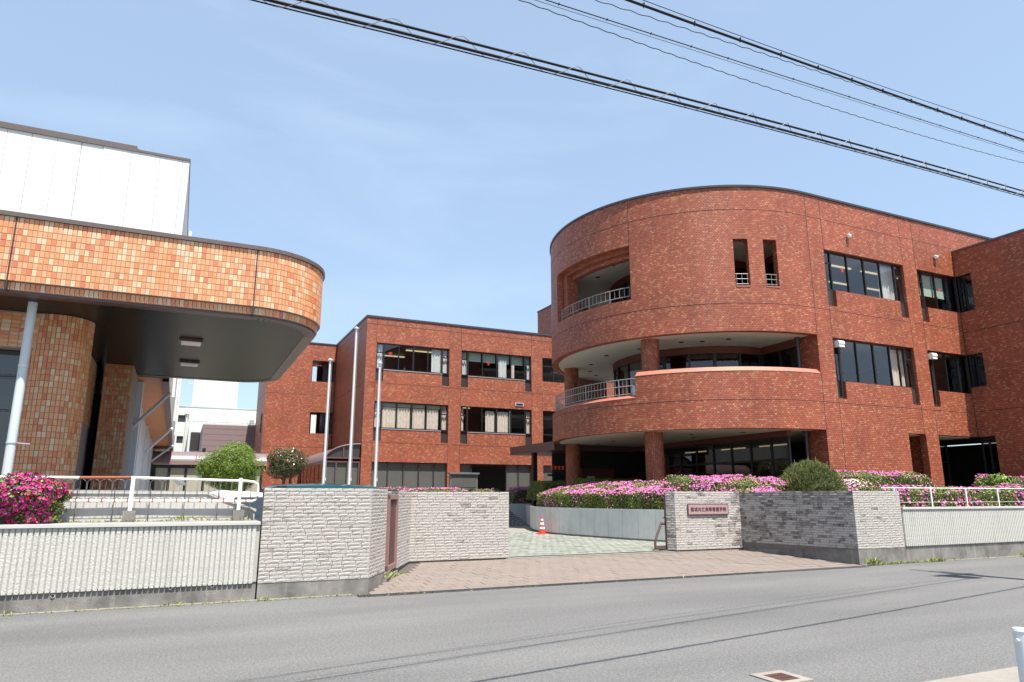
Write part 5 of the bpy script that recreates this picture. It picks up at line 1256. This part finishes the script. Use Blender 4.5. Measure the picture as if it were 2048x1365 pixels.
def fn_box(x0, x1, y0, y1, z0, zt, rise=.0, rnd=.12):
    def f(u, v):
        x = x0 + (x1 - x0) * u; e = min(u, 1 - u) * abs(x1 - x0); ef = min(1, e / .35) ** .5
        if v < .4: y, z = y0, z0 + (zt - rnd - z0) * v / .4
        elif v < .5: k = (v - .4) / .1; y, z = y0 + rnd * k, zt - rnd + rnd * k
        else: k = (v - .5) / .5; y, z = y0 + rnd + (y1 - y0 - rnd) * k, zt + rise * k
        z = z0 + (z - z0) * (.25 + .75 * ef); return (x, y, z)
    return f
hedge('azalea_hedge', 'pink azalea hedge behind the white railing on the right ribbed wall', fn_box(17.1, 34, 13.35, 14.3, 1.3, 1.90), 130, 16, 34000, 9000, lsize=.05, fsize=.062, topbias=.8, sideflow=.55)
hedge('azalea_hedge', 'pink azalea hedge between the pine bush and the brick wall recess', fn_box(20.2, 25.7, 17.4, 18.9, 1.3, 2.47, .08), 60, 20, 17000, 4500, lsize=.05, fsize=.05, topbias=1.7, sideflow=.22)
hedge('azalea_hedge', 'clump of pale pink azaleas tucked beside the pine bush', fn_box(20.3, 21.6, 16.6, 17.4, 1.3, 2.18, .05, .2), 16, 16, 3500, 900, fsize=.055, flower='palepink', topbias=1.5, sideflow=.6)
hedge('azalea_hedge', 'flowering azalea hedge at the far right below the shaded wing', fn_box(29.9, 36, 17.2, 18.8, 1.3, 2.38, .12), 50, 16, 11000, 4500, fsize=.05, topbias=1.8, sideflow=.4)
hedge('azalea_hedge', 'rounded azalea clump low at the right edge', fn_box(27.5, 36, 15.2, 16.6, 1.3, 2.0, .12), 60, 16, 9000, 3500, fsize=.05, topbias=1.8, sideflow=.5)
hedge('azalea_hedge', 'low strip of azaleas in front of the grey screened windows', fn_box(8.3, 13.2, 32.6, 33.8, .3, 1.99, .06), 60, 12, 9000, 3800, fsize=.06, topbias=2.0, sideflow=.3)
hedge('azalea_hedge', 'mostly faded azalea hedge below the grey notice case', fn_box(13.2, 15.4, 33.4, 34.6, .3, 1.97, .04), 30, 12, 4500, 500, fsize=.05)
hedge('azalea_hedge', 'level azalea hedge behind the plaque wall, left of the pine bush', fn_box(14.9, 19.6, 17.6, 20.0, 1.2, 2.14, .22), 60, 22, 20000, 7000, lsize=.05, fsize=.05, topbias=1.9, sideflow=.3)
hedge('azalea_hedge', 'azalea hedge across the drive beneath the brown canopy', fn_box(16.6, 20.5, 35.6, 36.8, .9, 2.1, .06), 40, 12, 8000, 2600, fsize=.06, topbias=1.6, sideflow=.35)
hedge('green_hedge', 'low green hedge between the azaleas and the rotunda columns', fn_box(16.6, 20.5, 27.4, 29.4, 1.2, 2.38, .1), 50, 16, 16000, 0, lsize=.06, leaf='leaffresh')
hedge('green_hedge', 'shaded green hedge strip left of the rotunda entrance', fn_box(15.9, 18.4, 30.9, 32.4, 1.2, 2.33, .1), 40, 16, 9000, 150, lsize=.06, leaf='leaf')

def blob_pts(cx, cy, cz, rx, ry, rz, n, seed, f=2.2, amp=.16, zmin=-.9):
    d = RNG.normal(size=(n, 3)); d /= np.linalg.norm(d, axis=1)[:, None]; d = d[d[:, 2] > zmin]
    r = 1 + amp * noise3(d * f * 2, 2.2, seed) ; r = r * (1 - .16 * RNG.random(len(d)) ** 2)
    return np.array([cx, cy, cz]) + d * r[:, None] * np.array([rx, ry, rz]), d
def dark_blob(t, cx, cy, cz, rx, ry, rz, seed, f, amp, k=.86):
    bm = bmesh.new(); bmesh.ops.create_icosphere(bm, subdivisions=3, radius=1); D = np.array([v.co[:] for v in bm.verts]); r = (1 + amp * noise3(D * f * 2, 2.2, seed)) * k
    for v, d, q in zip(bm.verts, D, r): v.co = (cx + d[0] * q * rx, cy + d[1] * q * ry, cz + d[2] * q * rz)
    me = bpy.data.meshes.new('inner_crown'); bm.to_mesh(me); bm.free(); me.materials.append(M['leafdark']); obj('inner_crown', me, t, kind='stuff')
# foreground magenta azalea
az = thing('azalea_bush', 'magenta azalea bush in full bloom on the left wall ledge', 'bush', (-2.6, 13.0, 1.25))
blobs = [(-2.75, 13.0, 1.62, .75, .42, .38, 1), (-2.15, 12.98, 1.66, .55, .36, .32, 2), (-1.95, 13.0, 1.48, .38, .28, .22, 3), (-1.72, 13.1, 1.66, .2, .15, .1, 4), (-1.95, 12.92, 1.33, .33, .2, .11, 6)]
FP = []; FN = []; LP = []; LN = []
for cx, cy, cz, rx, ry, rz, sd_ in blobs:
    k = rx * rz * 9000
    P, N = blob_pts(cx, cy, cz, rx, ry, rz, int(k * 1.1), sd_, 2, .14, -.8); LP.append(P); LN.append(N)
    P, N = blob_pts(cx, cy, cz, rx * 1.02, ry * 1.02, rz * 1.02, int(k * .8), sd_, 2, .14, -.7); FP.append(P); FN.append(N)
    dark_blob(az, cx, cy, cz, rx, ry, rz, sd_, 2, .14, .82)
LP = np.concatenate(LP); LN = np.concatenate(LN); FP = np.concatenate(FP); FN = np.concatenate(FN)
keep = noise3(FP, 7, 4) > -.55; FP, FN = FP[keep], FN[keep]
obj('foliage', leaves_mesh('foliage', LP, LN, .05, M['leaf'], np.repeat(RNG.uniform(.5, 1.4, (len(LP), 1)), 3, 1)), az, kind='stuff')
obj('blossom', flowers_mesh('blossom', FP, FN, .050, M['magenta'], np.stack([RNG.uniform(.45, 1.15, len(FP)), RNG.uniform(.3, 2.0, len(FP)), RNG.uniform(.5, 1.4, len(FP))], 1), spread=1.0), az, kind='stuff')
for k in range(4):
    b = MB(); b.tube([(-2.9 + k * .3, 13.05, 1.25), (-2.8 + k * .26, 13.02, 1.6)], [.02, .01], 6); b.build('stem', M['bark'], az)

# pine bush
pn = thing('pine_bush', 'rounded clipped pine bush standing above the stained stone wall', 'bush', (19.35, 17.5, 1.3))
P, N = blob_pts(19.35, 17.5, 1.75, 1.02, .95, .98, 4200, 11, 2.5, .11, -.1)
dark_blob(pn, 19.35, 17.5, 1.75, 1.02, .95,   .98, 11, 2.5, .11, .84)
n = len(P); k = 7; PP = np.repeat(P, k, 0); D = np.repeat(N, k, 0) * .9 + RNG.normal(size=(n * k, 3)) * .42 + np.array([0, 0, .45]); D /= np.linalg.norm(D, axis=1)[:, None]
ln = RNG.uniform(.09, .17, n * k)[:, None]; S = np.cross(D, RNG.normal(size=D.shape)); S /= np.linalg.norm(S, axis=1)[:, None]; S *= .006
V = np.stack([PP - S, PP + S, PP + D * ln + S * .3, PP + D * ln - S * .3], 1).reshape(-1, 3)
tn = np.repeat(RNG.uniform(.55, 1.5, (n, 1)), k * 4, 0) * np.array([[1.05, 1, .9]])
obj('needles', mesh_arr('needles', V, np.arange(n * k * 4).reshape(-1, 4), M['pine'], tone=tn), pn, kind='stuff')
b = MB()
for p, d in zip(P[::34], N[::34]):
    if d[2] > .2: b.tube([p, p + np.array([d[0] * .08, d[1] * .08, .24])], [.010, .005], 5)
b.build('candle_shoots', mat('pale_pine_candle', (0.34, 0.28, 0.15), .7), pn, kind='stuff')
b = MB(); b.tube([(19.35, 17.5, 1.2), (19.35, 17.5, 1.8)], .09, 8); b.build('trunk', M['bark'], pn)

def broadleaf(name, label, c, r, base_z, nleaf, lsize, m, seed, clumps, trunkxy=((0, 0),), group=None, extra=None, cat_='tree', spread=.9):
    t = thing(name, label, cat_, (c[0], c[1], base_z)); rs = np.random.default_rng(seed); Ps = []; Ns = []
    for k in range(clumps):
        d = rs.normal(size=3); d /= np.linalg.norm(d); d[2] = d[2] * .9 + .08; q = .58 + .1 * rs.random(); cc = np.array(c) + d * q * np.array(r); cr = .46 * rs.uniform(.75, 1.2)
        P, N = blob_pts(*cc, r[0] * cr, r[1] * cr, r[2] * cr, int(nleaf / clumps), seed + k, 2, .22, -1); Ps.append(P); Ns.append(N)
    P = np.concatenate(Ps); N = np.concatenate(Ns); kk = np.linalg.norm((P - np.array(c)) / np.array(r), axis=1) > .55; P, N = P[kk], N[kk]
    tone = np.repeat(RNG.uniform(.55, 1.45, (len(P), 1)), 3, 1); y = RNG.random(len(P)) < .1; tone[y] *= np.array([1.7, 1.2, .8])
    obj('crown', leaves_mesh('crown', P, N, lsize, M[m], tone, spread=spread), t, kind='stuff')
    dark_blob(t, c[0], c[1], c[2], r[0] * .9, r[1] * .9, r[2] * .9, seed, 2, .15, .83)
    for i, (dx, dy) in enumerate(trunkxy):
        b = MB(); b.tube([(c[0] + dx, c[1] + dy, base_z), (c[0] + dx * .8, c[1] + dy, c[2] - r[2] * .6), (c[0] + dx * .2, c[1], c[2] + .2)], [.09, .07, .03], 8)
        for q in range(4): a = q * 1.7 + i; b.tube([(c[0] + dx * .8, c[1] + dy, c[2] - r[2] * .6), (c[0] + .6 * r[0] * math.cos(a), c[1] + .5 * r[1] * math.sin(a), c[2] + .3 * r[2])], [.045, .015], 6)
        b.build('trunk', M['bark'], t)
    return t, P, N
broadleaf('round_tree', 'bright green clipped round tree in front of the link corridor', (2.28, 38, 3.05), (1.42, 1.1, 1.26), .2, 90000, .055, 'leaffresh', 21, 46)
ct, P, N = broadleaf('camellia_tree', 'small camellia tree with red flowers before the brick stair tower', (4.95, 38, 3.28), (1.08, .85, .80), .2, 15000, .075, 'camleaf', 33, 22, trunkxy=((-.15, 0), (.25, .1)))
idx = RNG.choice(len(P), 150); obj('blossom', flowers_mesh('blossom', P[idx] + N[idx] * .03, N[idx], .075, M['camflower'], np.repeat(RNG.uniform(.7, 1.5, (150, 1)), 3, 1)), ct, kind='stuff')
idx = RNG.choice(len(P), 260); obj('spent_blossom', flowers_mesh('spent_blossom', P[idx] + N[idx] * .04, N[idx], .06, M['palepink'], np.repeat(RNG.uniform(.2, .5, (260, 1)), 3, 1) * np.array([.9, 1.1, .7])), ct, kind='stuff')
broadleaf('green_shrub', 'small leafy green shrub in front of the dark ground floor glazing', (29.1, 17.4, 1.95), (.72, .6, .72), 1.3, 2600, .13, 'leaffresh', 44, 12, cat_='shrub', spread=.6)
# weeds along the wall foot
wds = []
for (x0, x1, y, z, n, h) in ((-2.4, 1.2, 12.47, .015, 130, .05), (1.3, 3.0, 12.47, .015, 130, .05), (15.4, 18.3, 12.45, .015, 800, .10), (18.3, 26, 12.45, .02, 260, .06), (21.7, 22.6, 12.4, .02, 500, .14), (2.9, 12, 12.22, .01, 160, .03), (3.7, 4.5, 13.6, .1, 160, .08), (-2.4, 1.1, 13.0, 1.26, 300, .07)):
    x = RNG.uniform(x0, x1, n); c = RNG.normal(size=n) * .03
    if y > 13.3 and x0 > 3: c = (x - 3.7) * 1.6
    hh = h * RNG.uniform(.4, 1.3, n) * (.4 + np.clip(np.sin(x * 5.3 + 1) + np.sin(x * 2.1), 0, 2) * .7); d = RNG.normal(size=(n, 2)) * .5
    B = np.stack([x, y + c, np.full(n, z)], 1); T = B + np.stack([d[:, 0] * hh, d[:, 1] * hh, hh], 1); S = np.stack([np.full(n, .006), RNG.normal(size=n) * .004, np.zeros(n)], 1)
    Q = (B + T) / 2 + S * 1.5; Q2 = (B + T) / 2 - S * 1.5; wds.append(np.stack([B, Q, T, Q2], 1))
W = np.concatenate(wds).reshape(-1, 3); nw = len(W) // 4
obj('weeds', mesh_arr('weeds', W, np.arange(nw * 4).reshape(-1, 4), M['wglow'], tone=np.repeat(RNG.uniform(.6, 1.5, (nw, 1)), 12, 1).reshape(-1, 3)), label='sparse weeds along the foot of the walls and in the paving joints', cat='weeds', kind='stuff')

# railing in front of the right hedge
rr = thing('pipe_railing', 'thin white railing along the azaleas on the right ribbed wall', 'railing', (22, 13.25, 1.38))
for x in (17.7, 19.22, 20.77, 22.26, 23.76, 25.3, 26.8, 28.3):
    b = MB(); b.box(x - .016, x + .016, 13.23, 13.26, 1.3, 1.88); b.build('post', M['coneband'], rr)
b = MB(); b.tube([(17.2, 13.245, 1.885), (30, 13.245, 1.90)], .012, 8); b.tube([(17.2, 13.245, 1.5), (30, 13.245, 1.51)], .005, 6); b.build('rail', M['railwhite'], rr)

# ------------------------------------------------------------------ small things
# flagpoles
def flagpole(x, y, zt, lab_, first=None):
    t = thing('flagpole', lab_, 'flagpole', (x, y, .2), 'flagpoles in front of the classroom wing')
    b = MB(); b.tube([(x, y, .2), (x, y, zt)], [.068, .045], 14); b.build('pole', M['alu'], t, smooth=True)
    b = MB(); b.lathe(x, y, [(.02, zt), (.11, zt + .03), (.11, zt + .07), (.03, zt + .11), (.0, zt + .14)], 14, capt=False); b.build('finial', M['alu'], t, smooth=True)
    b = MB(); b.box(x + .06, x + .1, y - .02, y + .02, 2.3, 2.42); b.tube([(x + .09, y, 2.3), (x + .08, y, zt - .02)], .006, 4); b.build('halyard', M['steel'], t)
    return t
flagpole(5.38, 30, 7.35, 'shorter flagpole, leftmost of the three in front of the wing')
flagpole(6.44, 30, 8.85, 'tallest of the three flagpoles, standing in the middle')
flagpole(7.55, 30, 7.37, 'shorter flagpole, rightmost of the three beside the grey screens')
# cone
cn = thing('traffic_cone', 'red traffic cone with white bands at the end of the curved planter', 'cone', (13.2, 25.4, .21))
X, Y = 13.2, 25.45; zc = .21
b = MB(); b.box(X - .19, X + .19, Y - .19, Y + .19, zc, zc + .03); b.build('base', M['cone'], cn)
rad = lambda z: .135 - (.135 - .03) * z / .67
b = MB()
for a, c in ((0.03, .2), (.27, .36), (.44, .52), (.58, .67)): b.lathe(X, Y, [(rad(a), zc + a), (rad(c), zc + c)], 20, capt=(c == .67))
b.build('body', M['cone'], cn, smooth=True)
b = MB()
for a, c in ((.2, .27), (.36, .44), (.52, .58)): b.lathe(X, Y, [(rad(a) + .003, zc + a), (rad(c) + .003, zc + c)], 20, capt=False)
b.build('reflective_band', M['coneband'], cn, smooth=True)
b = MB(); b.box(X - .32, X + .16, Y - .22, Y + .26, ZS, zc - .001); b.build('rubber_weight', M['black'], cn)
# notice case
nc = thing('notice_case', 'grey glazed notice case on legs in front of the classroom wing', 'notice board', (13.3, 34, .2))
b = MB(); b.box(12.42, 13.92, 34, 34.2, 2.05, 2.78); b.box(12.36, 13.98, 33.9, 34.25, 2.78, 2.86); b.build('case', M['strand'], nc)
b = MB(); b.box(12.5, 13.85, 33.98, 33.999, 2.12, 2.74); b.build('glass_front', M['shutter'], nc)
b = MB(); b.box(12.5, 12.58, 34.05, 34.15, .2, 2.05); b.box(13.76, 13.84, 34.05, 34.15, .2, 2.05); b.build('leg', M['steel'], nc)
# low kerb wall and ring-grooved ramp beyond the planter end
b = MB(); b.box(16.2, 21, 35.3, 35.5, .2, 1.28); b.build('low_wall', M['planter'], label='low pale wall under the far azalea hedge', cat='wall')
rm = MB(); rm.quad([(14.2, 33.0, .22), (16.2, 33.0, .22), (16.2, 35.3, 1.05), (14.2, 35.3, 1.05)]); rmo = rm.build('ramp', M['ringramp'], kind='structure', label='ring-grooved grey ramp beyond the planter')
b = MB()
for k in range(12):
    r_ = .35 + k * .22; pts = []
    for a in np.linspace(R(95), R(178), 10):
        x, y = 16.4 + r_ * math.cos(a), 33.0 + r_ * math.sin(a)
        if x > 14.2 and y < 35.3: pts.append((x, y, .228 + (y - 33) * .83 / 2.3))
    if len(pts) > 1: b.tube(pts, .012, 4)
b.build('anti_slip_groove', M['ironhole'], rmo, kind='stuff')

# cars behind the walls
def car(name, label, x0, y0, L_, W_, H_, paint, prof, zg=.2):
    t = thing(name, label, 'car', (x0 + L_ / 2, y0 + W_ / 2, zg))
    P = prof; n = len(P)
    def tum(z): return 0.0 if z < .55 else (z - .55) / .45 * .13
    b = MB()
    for side, y in ((0, 0), (1, W_)):
        pts = [(x0 + px * L_, y0 + (tum(pz) if side == 0 else W_ - tum(pz)), zg + pz * H_) for px, pz in P]
        b.quad(pts if side == 0 else pts[::-1])
    for i in range(n):
        a, c = P[i], P[(i + 1) % n]
        A = (x0 + a[0] * L_, zg + a[1] * H_); C = (x0 + c[0] * L_, zg + c[1] * H_)
        # crowned roof: three strips across
        ks = (0, .12, .5, .88, 1); cr = (0, .6, 1, .6, 0)
        for j in range(4):
            def q(pt, raw, k, h):
                up = .05 * h if raw[1] > .8 else (.02 * h if raw[1] > .5 else 0)
                return (pt[0], y0 + tum(raw[1]) + (W_ - 2 * tum(raw[1])) * k, pt[1] + up)
            b.quad([q(C, c, ks[j], cr[j]), q(A, a, ks[j], cr[j]), q(A, a, ks[j + 1], cr[j + 1]), q(C, c, ks[j + 1], cr[j + 1])])
    b.build('body', paint, t, smooth=True)
    for wx in (.2, .8):
        for wy in (.1, W_ - .1):
            b = MB(); b.tube([(x0 + wx * L_, y0 + wy - .1, zg + .31), (x0 + wx * L_, y0 + wy + .1, zg + .31)], .31, 20); wh = b.build('wheel', M['black'], t)
            b = MB(); b.tube([(x0 + wx * L_, y0 + wy - .105, zg + .31), (x0 + wx * L_, y0 + wy + .105, zg + .31)], .2, 14); b.build('rim', M['steel'], wh)
    for (a, c) in ((.12, .34), (.36, .56), (.58, .74)):
        for side in (0, 1):
            ya = (lambda z: y0 + tum(z) - .006) if side == 0 else (lambda z: y0 + W_ - tum(z) + .006)
            b = MB(); b.quad([(x0 + a * L_, ya(.62), zg + .62 * H_), (x0 + (c + (.06 if c > .7 else 0)) * L_, ya(.62), zg + .62 * H_), (x0 + c * L_, ya(.94), zg + .945 * H_), (x0 + (a + (.03 if a < .2 else 0)) * L_, ya(.94), zg + .945 * H_)]); b.build('window', M['carglass'], t)
    b = MB(); b.box(x0 - .02, x0 + .05, y0 + .15, y0 + .4, zg + .5 * H_, zg + .62 * H_); b.box(x0 - .02, x0 + .05, y0 + W_ - .4, y0 + W_ - .15, zg + .5 * H_, zg + .62 * H_); b.build('tail_light', M['cone'], t)
    return t
van = [(0, .2), (1, .2), (1.0, .45), (.96, .56), (.86, .62), (.70, .93), (.60, .98), (.35, 1.0), (.10, .985), (.03, .93), (0, .6)]
car('parked_car', 'dark teal parked minivan whose roof shows over the left stone wall', 1.62, 17.0, 4.4, 1.68, 1.72, M['cart'], van)
sed = [(0, .2), (1, .2), (1, .45), (.96, .58), (.80, .62), (.62, .86), (.5, .93), (.3, .97), (.08, 1.0), (.03, .97), (.0, .66)]
car('parked_car', 'white parked car behind the sloping end of the parapet', .45, 14.6, 3.6, 1.6, 1.53, M['carw'], sed)

# people in the classroom window
def person(x, y, z, shirt, lab_):
    t = thing('person', lab_, 'person', (x, y, z)); b = MB()
    b.lathe(x, y, [(.02, z), (.20, z + .02), (.21, z + .3), (.23, z + .48), (.19, z + .56), (.07, z + .60), (.06, z + .66), (.095, z + .72), (.10, z + .80), (.08, z + .88), (.0, z + .91)], 14, capt=False)
    for i in range(len(b.f)): b.mi[i] = 0 if i < 14 * 4 else 1
    b.build('body', [shirt, M['skin']], t, smooth=True)
    b = MB(); b.lathe(x, y + .01, [(.10, z + .74), (.115, z + .82), (.09, z + .9), (.0, z + .935)], 12, capt=False); b.build('hair', M['hair'], t, smooth=True)
person(12.68, 43.9, 9.1, M['shirt'], 'dark haired person in white seated inside the upper left classroom window')
person(13.75, 43.85, 8.98, M['shirtb'], 'dark haired person in pale blue seated at the classroom window under the tube lamp')
person(14.05, 44.1, 8.96, M['shirt'], 'person in a white top seated beside the one in pale blue')

# guard rail post at the near right
gr = thing('guard_rail', 'white painted guard rail post at the bottom right corner', 'railing', (5.05, 2.98, 0))
b = MB(); b.tube([(5.05, 2.98, 0), (5.05, 2.98, .80)], .052, 24); b.tube([(5.05, 2.98, .80), (5.05, 2.98, .815)], [.056, .05], 24); b.build('post', M['bluepipe'], gr, smooth=True)
b = MB(); b.tube([(5.16, 2.98, .74), (9.0, 2.98, .74)], .035, 16); b.tube([(5.16, 2.98, .40), (9.0, 2.98, .40)], .035, 16); b.build('rail', M['coneband'], gr, smooth=True)
b = MB(); b.tube([(5.05, 2.98, .74), (5.17, 2.98, .74)], .02, 10); b.box(5.10, 5.135, 2.93, 3.03, .69, .79); b.tube([(4.98, 2.98, .745), (5.0, 2.98, .745)], .012, 8); b.build('bracket', M['railwhite'], gr)
b = MB(); b.tube([(7.05, 2.98, 0), (7.05, 2.98, .80)], .052, 24); b.build('post', M['bluepipe'], gr, smooth=True)

# drain cover in the road
dc = thing('drain_cover', 'square concrete drain frame with a rusty grate in the road', 'drain', (5.26, 5.32, 0))
b = MB()
for a in ((5.06, 5.46, 5.12, 5.20), (5.06, 5.46, 5.44, 5.52), (5.06, 5.15, 5.20, 5.44), (5.38, 5.46, 5.20, 5.44)): b.box(a[0], a[1], a[2], a[3], -.02, .008)
b.build('concrete_frame', M['concrete'], dc)
b = MB(); b.box(5.15, 5.38, 5.2, 5.44, -.02, .0045); b.build('pit', M['ironhole'], dc)
b = MB()
for k in range(8): b.box(5.155 + k * .029, 5.155 + k * .029 + .014, 5.2, 5.44, 0, .009)
for k in range(3): b.box(5.15, 5.38, 5.24 + k * .08, 5.252 + k * .08, 0, .0085)
b.build('grate', M['rustlid'], dc)

# ------------------------------------------------------------------ overhead cables and the pole that carries them
PX, PY = 16.35, 6.0
def ext(P):
    """extend a fitted path both ways: back past the frame, forward to the pole"""
    P = [Vector(p) for p in P]; d = (P[0] - P[2]).normalized(); sz = d.z; d.z = 0
    return [P[0] + d * k + Vector((0, 0, sz * 3.2 * (1 - math.exp(-k / 3.2)))) for k in (16, 12, 8, 5, 2.5, 1)] + P
def smooth_path(P, n=10):
    out = []
    for i in range(len(P) - 1):
        p0, p1, p2, p3 = P[max(i - 1, 0)], P[i], P[i + 1], P[min(i + 2, len(P) - 1)]
        for k in range(n): t = k / n; out.append(.5 * (2 * p1 + (p2 - p0) * t + (2 * p0 - 5 * p1 + 4 * p2 - p3) * t * t + (3 * p1 - p0 - 3 * p2 + p3) * t ** 3))
    return out + [P[-1]]
def wobble(P, amp, wl):
    s_ = 0; out = []
    for i, p in enumerate(P):
        if i: s_ += (p - P[i - 1]).length
        out.append(p + Vector((0, amp * math.sin(2 * math.pi * s_ / wl), amp * math.cos(2 * math.pi * s_ / wl))))
    return out
grp = 'overhead cables crossing the sky'
def cpath(a, b, c):
    out = []
    for X in [-16, -12, -8, -5, -3, -1.5] + [k * 1.2 for k in range(14)]:
        z = a + b * X if X > 0 else a + b * 2.5 * (math.exp(X / 2.5) - 1)
        x_ = max(X, -4); y = c[0] * x_ * x_ + c[1] * x_ + c[2] + (X - x_) * (2 * c[0] * -4 + c[1])
        out.append(Vector((X, y, z)))
    return out
bu = cpath(4.72, .108, (0.0018, 0.0921, 4.06084)) + [Vector((PX - .1, PY, 6.5))]
lo = cpath(4.67, .108, (0.00176, 0.09345, 4.06048)) + [Vector((PX - .1, PY, 6.42))]
cbt = thing('cable_bundle', 'lowest and thickest cable bundle with spiral lashing crossing above the roofs', 'cable', (5, 4.8, 5.4), grp)
sp = smooth_path(bu); sl_ = smooth_path(lo)
b = MB(); b.tube(sp, .010, 6); b.build('support_strand', M['cable'], cbt)
b = MB(); b.tube([p + Vector((0, .0, -.008)) for p in sl_], .0115, 6); b.tube([p + Vector((0, .03, -.016)) for p in sl_], .005, 6); b.build('cable', M['cable'], cbt)
# lashing coil round both
C_ = []; s_ = 0; last = None
fine = smooth_path(sp, 6)
for i, p in enumerate(fine):
    if i: s_ += (p - fine[i - 1]).length
    ph = 2 * math.pi * s_ / .52; C_.append(p + Vector((0, .05 * math.sin(ph), -.03 + .052 * math.cos(ph))))
b = MB(); b.tube(C_, .0028, 4, caps=False); b.build('lashing_wire', M['strand'], cbt)
def cable(P, r, lab_, wob=None, extra=None, zend=8.0, yend=0, clamps=None):
    P = cpath(*P) + [Vector((PX - .1, PY + yend, zend))]; Q = smooth_path(P)
    if wob: Q = smooth_path(Q, 5); Q = wobble(Q, *wob)
    if extra or clamps:
        t = thing('overhead_cable', lab_, 'cable', tuple(Q[len(Q) // 2]), grp); b = MB(); b.tube(Q, r, 6); b.build('cable', M['cable'], t)
        if extra: b = MB(); b.tube([q + Vector(extra) for q in Q], r * .5, 5); b.build('messenger_wire', M['cable'], t)
        if clamps:
            b = MB(); s_ = 0; nxt = 0
            for i in range(1, len(Q)):
                s_ += (Q[i] - Q[i - 1]).length
                if s_ > nxt:
                    q = Q[i]; b.box(q.x - .004, q.x + .004, q.y - .011, q.y + .011, q.z - r * 1.35, q.z + r * (2.4 if clamps > .6 else 1.5)); nxt = s_ + clamps
            b.build('clamp', M['cable'], t, kind='stuff')
    else:
        b = MB(); b.tube(Q, r, 6); b.build('overhead_cable', M['cable'], None, label=lab_, cat='cable', group=grp)
cable((5.9, .13, (-0.00088, 0.14983, 4.34175)), .014, 'thick black cable with clips, uppermost of the group at the right', zend=8.02, yend=.55, clamps=.62)
cable((5.9, .13, (-0.00253, 0.1666, 4.23987)), .004, 'thin wire running just above the thick clipped cable', zend=8.03, yend=.4)
cable((5.9, .13, (-0.00029, 0.13321, 4.72076)), .0055, 'pair of thin tied cables between the thick cable and the twisted wire', extra=(0, .02, -.02), zend=8.0, yend=.85, clamps=.5)
cable((5.85, .13, (-0.0043, 0.21173, 4.59545)), .0045, 'single thin twisted wire below the tied pair', wob=(.004, .22), zend=7.95, yend=.95)
cable((5.85, .13, (0.0017, 0.0996, 4.55864)), .004, 'thin wavy wire hugging the underside of the thick clipped cable', wob=(.005, .25), zend=7.96, yend=.6)
up = thing('utility_pole', 'concrete utility pole just beyond the right edge carrying the cables', 'pole', (PX, PY, 0))
b = MB(); b.tube([(PX, PY, 0), (PX, PY, 11.2)], [.17, .11], 16); b.build('shaft', M['concrete'], up)
b = MB()
for z, w in ((10.9, 1.0), (10.1, .9), (8.0, 1.6), (6.1, .5)): b.box(PX - .05, PX + .05, PY - w * .4, PY + w, z - .05, z + .05)
b.box(PX - .9, PX + .4, PY - .06, PY + .06, 10.45, 10.6); b.build('crossarm', M['steel'], up)
b = MB(); b.lathe(PX - .55, PY + .1, [(.0, 9.2), (.26, 9.25), (.26, 10.0), (.1, 10.08)], 16); b.build('transformer', M['railsteel'], up)
